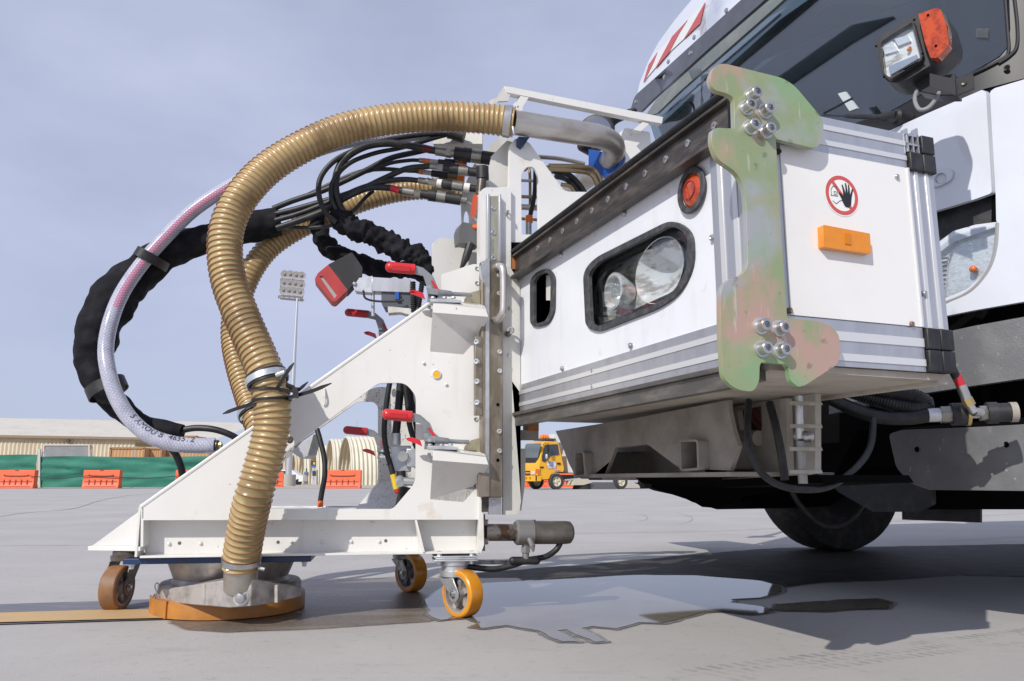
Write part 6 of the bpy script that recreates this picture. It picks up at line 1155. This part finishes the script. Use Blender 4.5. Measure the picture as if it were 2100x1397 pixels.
# arched huts
HUT = mat('cream_hut_steel', (.66, .62, .50), .5, c2=(.58, .54, .44), amt=.7, scale=.5); HUTF = mat('tan_hut_front', (.55, .46, .33), .7, c2=(.48, .4, .28), amt=.6, scale=.6); HUTI = mat('hut_inner_steel', (.36, .33, .28), .7)
def hut(x0, x1, yt, Y, L_, lab, m=HUT, inset=1.4, door=True):
    z = D(x0, yt, Y).z; wd = z * 1.9; a = D(x0, 992, Y + wd / 2); b = D(x1, 992, Y - wd / 2); a.z = b.z = 0; c = (a + b) / 2
    ay = (a - b).normalized(); ax = Vector((ay.y, -ay.x, 0))
    o = thing('arched_hut', lab, 'hut', tuple(c + ax * L_ / 2), 'cream arched steel huts'); n = 22; nl = int(L_ / .42) * 2; rings = []
    for i in range(nl + 1):
        s = L_ * i / nl; sc_ = 1 + (.028 if i % 2 else -.012)
        rings.append([c + ax * s + ay * math.cos(math.pi * k / n) * wd / 2 * sc_ + ZX * math.sin(math.pi * k / n) ** .85 * z * sc_ for k in range(n + 1)])
    mb_ = MB(); w = n + 1; mb_.add([p for r_ in rings for p in r_], [(i * w + k, i * w + k + 1, (i + 1) * w + k + 1, (i + 1) * w + k) for i in range(nl) for k in range(n)]); mk('arched_shell', mb_, m, o, smooth=60)
    mk('front_wall', MB().slab([[c + ax * inset + ay * math.cos(math.pi * k / n) * wd / 2 * .95 + ZX * math.sin(math.pi * k / n) ** .85 * z * .96 for k in range(n + 1)]], ax * .1), HUTF, o)
    mk('rim', MB().tube([c + ay * math.cos(math.pi * k / n) * wd / 2 + ZX * math.sin(math.pi * k / n) ** .85 * z for k in range(n + 1)], .10, 6), m, o)
    if door: q = c + ax * (inset - .03) - ay * wd * .05; mk('door', MB().slab([[q - ay * .6, q + ay * .6, q + ay * .6 + ZX * 2.2, q - ay * .6 + ZX * 2.2]], -ax * .04), mat('dark_door', (.12, .09, .07), .7), o)
    return o
hut(691, 722, 897, 84, 13, 'rightmost and largest cream arched hut with deep overhanging front', inset=2.6, door=False)
hut(664, 684, 902, 98, 8, 'second cream arched hut from the right, beside the largest')
hut(633, 650, 915, 112, 7, 'third cream arched hut behind the blue sign', inset=.8)
hut(611, 624, 926, 126, 6, 'fourth arched hut, cream, just right of the light mast', inset=.8, door=False)
hut(594, 606, 933, 140, 6, 'tan arched hut directly behind the light mast', m=HUTF, inset=.6)
hut(570, 582, 937, 152, 8, 'farthest tan hut behind the tan hoses', m=HUTF, inset=.6, door=False)
sg = thing('notice_board', 'small dark sign board with blue strip on a post by the huts', 'sign', (D(642, 992, 80).x, 80, 0)); SPn = PB(80)
mk('sign_face', nbox(SPn, 638, 946, 648, 955, .1), mat('dark_sign', (.03, .03, .04), .5), sg); mk('sign_emblem', nbox(SPn, 642, 948, 646.5, 953, .02, .02), mat('gold_emblem', (.75, .35, .05), .5), sg); mk('sign_strip', nbox(SPn, 638, 955.3, 648, 959, .1), mat('blue_strip', (.03, .15, .5), .5), sg)
mk('sign_cabinet', nbox(SPn, 639.5, 964, 649, 994, .6), mat('grey_cabinet', (.45, .47, .5), .5), sg); mk('cabinet_grille', nbox(SPn, 640.5, 966, 648, 976, .02, .02), mat('dark_sign', (.03, .03, .04)), sg)
mk('sign_post', nbox(SPn, 642, 958, 645, 996, .1), GALV, sg)
# person walking by the huts
pp_ = D(627.5, 990, 92); pm = thing('person', 'person in a blue shirt and grey trousers standing by the huts', 'person', (pp_.x, 92, 0)); B_ = Vector((pp_.x, 92, 0))
me = bpy.data.meshes.new('body'); J = [(0, 0, .95), (0, 0, 1.18), (0, .0, 1.42), (0, 0, 1.55), (0, -.02, 1.68), (.11, 0, .9), (.13, -.04, .5), (.12, .02, .08), (.13, -.12, .04), (-.11, 0, .9), (-.14, .05, .5), (-.16, .14, .08), (-.17, .0, .04), (.2, 0, 1.4), (.27, -.05, 1.14), (.25, -.18, .95), (-.2, 0, 1.4), (-.28, -.02, 1.14), (-.29, -.1, .9)]
E_ = [(0, 1), (1, 2), (2, 3), (3, 4), (0, 5), (5, 6), (6, 7), (7, 8), (0, 9), (9, 10), (10, 11), (11, 12), (2, 13), (13, 14), (14, 15), (2, 16), (16, 17), (17, 18)]
me.from_pydata(J, E_, []); bo = bpy.data.objects.new('body', me); COL.objects.link(bo); bo.parent = pm; me.materials.append(mat('person_blue_shirt', (.10, .14, .24), .8))
sk = bo.modifiers.new('k', 'SKIN'); rad_ = [.15, .15, .17, .06, .105, .1, .075, .05, .04, .1, .075, .05, .04, .07, .05, .04, .07, .05, .04]
for i, r_ in enumerate(rad_): me.skin_vertices[0].data[i].radius = (r_, r_ * .8)
me.skin_vertices[0].data[0].use_root = True; bo.modifiers.new('u', 'SUBSURF').render_levels = 1
for s in (1, -1): mk('trousers', MB().tube([B_ + Vector((.11 * s, 0, .98)), B_ + Vector((.13 * s, .01, .5)), B_ + Vector((.14 * s, .06, .08))], [.115, .09, .075], 10), mat('grey_trousers', (.2, .2, .21), .8), pm)
mk('hair', MB().capsule(B_ + Vector((0, 0, 1.73)), B_ + Vector((0, .02, 1.75)), .1), mat('dark_hair', (.03, .02, .015), .7), pm)
# white pickup seen from behind
PK = PB(86); pk = thing('pickup', 'white pickup parked left of the light mast base', 'pickup truck', (D(580, 992, 87).x, 88, 0))
mk('body', MB().plate(PK, [(563, 988), (563, 978), (566, 972), (568, 967), (571, 964), (588, 963.5), (600, 965), (612, 974), (622, 976), (622, 988)], 1.8), mat('pickup_white', (.75, .76, .78), .3, coat=.4), pk, bevel=.05)
mk('rear_window', nbox(PK, 568, 966, 586, 972, .05, .03), mat('dark_glass', (.05, .06, .07), .1), pk); mk('tail_lamp', nbox(PK, 563.5, 979, 566.5, 982, .05, .03), REDH, pk); mk('tail_lamp', nbox(PK, 588, 979, 590, 982, .05, .03), REDH, pk)
mk('bumper', nbox(PK, 563, 985, 591, 989, .2, .15), mat('bumper_dark', (.06, .06, .06), .5), pk)
for x in (570, 586, 612): mk('wheel', MB().cyl(PK.at(x, 989, .0), PK.at(x, 989, -.3), .36, n=20), BLACK, pk)
for i, (x0, y0, x1, y1, Y, m_, nm, lab, ct) in enumerate(((567, 948, 577, 964, 100, mat('dark_panel', (.04, .05, .06), .4), 'dark_panel_board', 'dark panel board standing above the white pickup', 'board'), (729, 964, 739, 984, 83, mat('dark_equipment', (.05, .05, .05), .6), 'field_generator', 'dark equipment box right of the barrier before the largest hut', 'generator'), (757, 975, 764, 985, 83, mat('grey_cabinet', (.4, .4, .4)), 'small_cabinet', 'small grey cabinet before the largest hut', 'cabinet'))):
    p = D((x0 + x1) / 2, 990, Y); o = thing(nm, lab, ct, (p.x, Y, 0)); mk('face', nbox(PB(Y), x0, y0, x1, y1, .5), m_, o, bevel=.03)
    for x in (x0 + 1, x1 - 1): a = PB(Y - .0).at(x, y1 - 1, -.2); mk('leg', MB().cyl((a.x, a.y, a.z), (a.x, a.y, 0), .05, n=8), DSTEEL, o)
# ---- yellow sweeper truck
TY = 41.0; phi = R(27); TX = Vector((math.cos(phi), math.sin(phi), 0)); TNn = Vector((math.sin(phi), -math.cos(phi), 0)); tc0 = D(1107, 985, TY); tc0.z = 0
SP_ = Plane(tc0, TNn); FPn = Plane(tc0, -TX)
YP = mat('sweeper_yellow_paint', (.85, .43, .012), .3, coat=.4, c2=(.75, .37, .01), amt=.5, scale=2)
yt = thing('sweeper_truck', 'yellow cab-over road sweeper truck with orange roof beacon', 'truck', tuple(tc0 + TX * 2.5 - TNn * 1))
def on_s(x, y, o=0): return SP_.at(x, y, o)
cabp = [(1107, 984), (1104, 955), (1108, 935), (1113, 908, 2), (1118, 905), (1143, 906), (1147, 912), (1152, 935), (1158, 962), (1156, 968), (1146, 968), (1132, 972), (1126, 984)]
depth = -TNn * 2.0
mk('cab', MB().slab([[on_s(*p) for p in rnd(cabp)]], depth), YP, yt, bevel=.04)
nose = [on_s(1107, 984), on_s(1104, 952), on_s(1108, 950)]
DGL = mat('sweeper_glass', (.10, .14, .17), .08, coat=.6)
mk('side_window', MB().plate(SP_, [(1112, 946, 1), (1112, 935), (1118, 912, 2), (1144, 911, 1), (1147, 933), (1130, 935), (1118, 948)], .03, (), .03), mat('sweeper_side_glass', (.04, .05, .055), .1, coat=.5), yt)
mk('windscreen', MB().plate(FPn, [(1074, 938, 1), (1077, 913, 2), (1080, 910), (1109, 909, 1), (1103, 938), (1098, 949), (1074, 949)], .03, (), .06), DGL, yt); mk('scuttle', MB().plate(FPn, [(1074, 939), (1102, 939), (1097, 949), (1074, 949)], .03, (), .075), BLACKM, yt)
mk('grille', MB().plate(FPn, [(1074, 966), (1086, 966), (1086, 974), (1074, 974)], .03, (), .1), BLACKM, yt); mk('grille_bar', MB().plate(FPn, [(1074, 969), (1086, 969), (1086, 971), (1074, 971)], .03, (), .12), YP, yt)
mk('headlight', MB().plate(FPn, [(1088, 966), (1097, 966), (1097, 973), (1088, 973)], .03, (), .1), mat('sweeper_lamp', (.7, .7, .68), .1, .3), yt); mk('indicator', MB().plate(SP_, [(1099, 962), (1105, 962), (1105, 972), (1098, 972)], .05, (), .05), OBAND, yt)
bpm = MB().plate(FPn, [(1073, 976), (1103, 976), (1103, 987), (1073, 987)], .2, [[(1077, 979), (1081, 979), (1081, 984), (1077, 984)], [(1085, 979), (1089, 979), (1089, 984), (1085, 984)]], .2); mk('bumper', bpm, YP, yt, bevel=.02)
mk('bumper_side', MB().plate(SP_, [(1100, 975), (1106, 975), (1106, 986), (1100, 986)], .1, (), .06), BLACKM, yt)
mk('door_line', MB().plate(SP_, [(1108, 958), (1108.7, 958), (1109, 982), (1108.3, 982)], .01, (), .032), mat('groove_brown', (.3, .15, .01), .6), yt); mk('door_handle', MB().plate(SP_, [(1143, 949, 1), (1150, 949, 1), (1150, 953, 1), (1143, 953, 1)], .03, (), .05), BLACKM, yt)
mk('vent', MB().plate(SP_, [(1108, 957), (1115, 957), (1115, 960), (1108, 960)], .02, (), .035), BLACKM, yt)
mk('marker_strip', MB().plate(SP_, [(1137, 962), (1148, 962), (1148, 965), (1137, 965)], .02, (), .04), mat('red_white', (.7, .4, .38), .5), yt)
sgn = mk('door_sign', MB().plate(SP_, [(1122, 946), (1140, 946), (1140, 960.5), (1123, 960.5)], .01, (), .04), mat('sign_white', (.75, .75, .78), .5), yt)
for i, w in enumerate(('FLIGHT', 'LINE', 'EXPRESS')): mk('sign_lettering', text_on(w, .155, SP_.at(1131.3, 950.6 + i * 4.4, .043), TX, ZX, TNn), mat('sign_blue', (.04, .05, .35), .5), sgn)
mk('mirror', MB().plate(SP_, [(1123, 912), (1127, 912), (1127, 928), (1124, 928)], .1, (), .35), BLACKM, yt, bevel=.02); mk('mirror', MB().capsule(SP_.at(1121, 934, .3), SP_.at(1121, 939, .3), .07), GALV, yt); mk('mirror_arm', MB().tube([SP_.at(1112, 912, .05), SP_.at(1124, 909, .3), SP_.at(1124, 945, .3), SP_.at(1127, 950, .03)], .02, 6), BLACKM, yt)
for x in (1111, 1116, 1121): mk('roof_beacon', MB().capsule(SP_.at(x, 898, -.9), SP_.at(x, 896, -.9), .13), mat('beacon_orange', (.9, .2, .01), .2, coat=.5), yt)
mk('beacon_base', MB().hexa(SP_.at(1117, 902, -.9), TX * .4, TNn * .5, ZX * .05), DSTEEL, yt); mk('roof_rack', MB().hexa(SP_.at(1134, 900, -1), TX * .2, TNn * .5, ZX * .22), mat('rack_white', (.7, .7, .7), .5), yt)
def twheel(x, Yo, r, m_=None, hub=(.62, .57, .42)):
    c = SP_.at(x, 985, Yo); c.z = r
    w = mk('wheel', MB().lathe(c, TNn, [(-.13, r * .62), (-.13, r * .95), (-.1, r), (.1, r), (.13, r * .95), (.12, r * .62), (-.13, r * .62)], 32), mat('sweeper_tyre', (.045, .043, .042), .8), yt)
    mk('rim', MB().lathe(c, TNn, [(-.1, r * .62), (.09, r * .62), (.07, r * .5), (.04, r * .3), (.08, r * .2), (.09, 0)], 24), mat('cream_rim', hub, .5), w)
    for k in range(5):
        a = k * math.pi * .4; mk('rim_hole', MB().lathe(c + TNn * .065 + (TX * math.cos(a) + ZX * math.sin(a)) * r * .44, TNn, [(0, r * .07), (.01, r * .07)], 8), VOID, w)
twheel(1140, -.02, .41); twheel(1099, -1.75, .41); twheel(1272, .0, .41); twheel(1322, -1.7, .41)
mk('wheel_arch', MB().plate(SP_, [(1124, 986), (1126, 976), (1134, 970), (1146, 969), (1155, 976), (1157, 988), (1162, 990), (1162, 966), (1158, 962)], .2, (), -.05), BLACKM, yt) if 0 else None
mk('chassis', MB().hexa(tc0 + TX * 3.6 - TNn * 1 + ZX * .62, TX * 3.4, TNn * .5, ZX * .14), mat('sweeper_chassis', (.04, .04, .045), .6), yt)
mk('hopper', MB().hexa(tc0 + TX * 4.2 - TNn * 1 + ZX * 1.7, TX * 2.3, TNn * 1, ZX * .85), mat('hopper_white', (.65, .66, .68), .4), yt, bevel=.05)
mk('brush_hood', MB().slab([[SP_.at(1176, 986, .15), SP_.at(1183, 982, .15), SP_.at(1206, 982, .15), SP_.at(1214, 990, .15), SP_.at(1196, 995, .15), SP_.at(1175, 995, .15)]], -TNn * .7), mat('broom_cream', (.55, .5, .4), .8), yt)
mk('brush', MB().lathe(SP_.at(1193, 1000, -.3), ZX, [(-.10, .52), (.15, .42), (.17, .1)], 24), mat('brush_black', (.02, .02, .02), .9), yt); mk('suction_nozzle', MB().hexa(tc0 + TX * 4.0 - TNn * .3 + ZX * .2, TX * .95, TNn * .3, ZX * .17), mat('nozzle_grey', (.12, .12, .13), .6), yt)
mk('brush_arm', MB().tube([SP_.at(1158, 985, 0), SP_.at(1190, 982, .1)], .05, 8), GALV, yt)
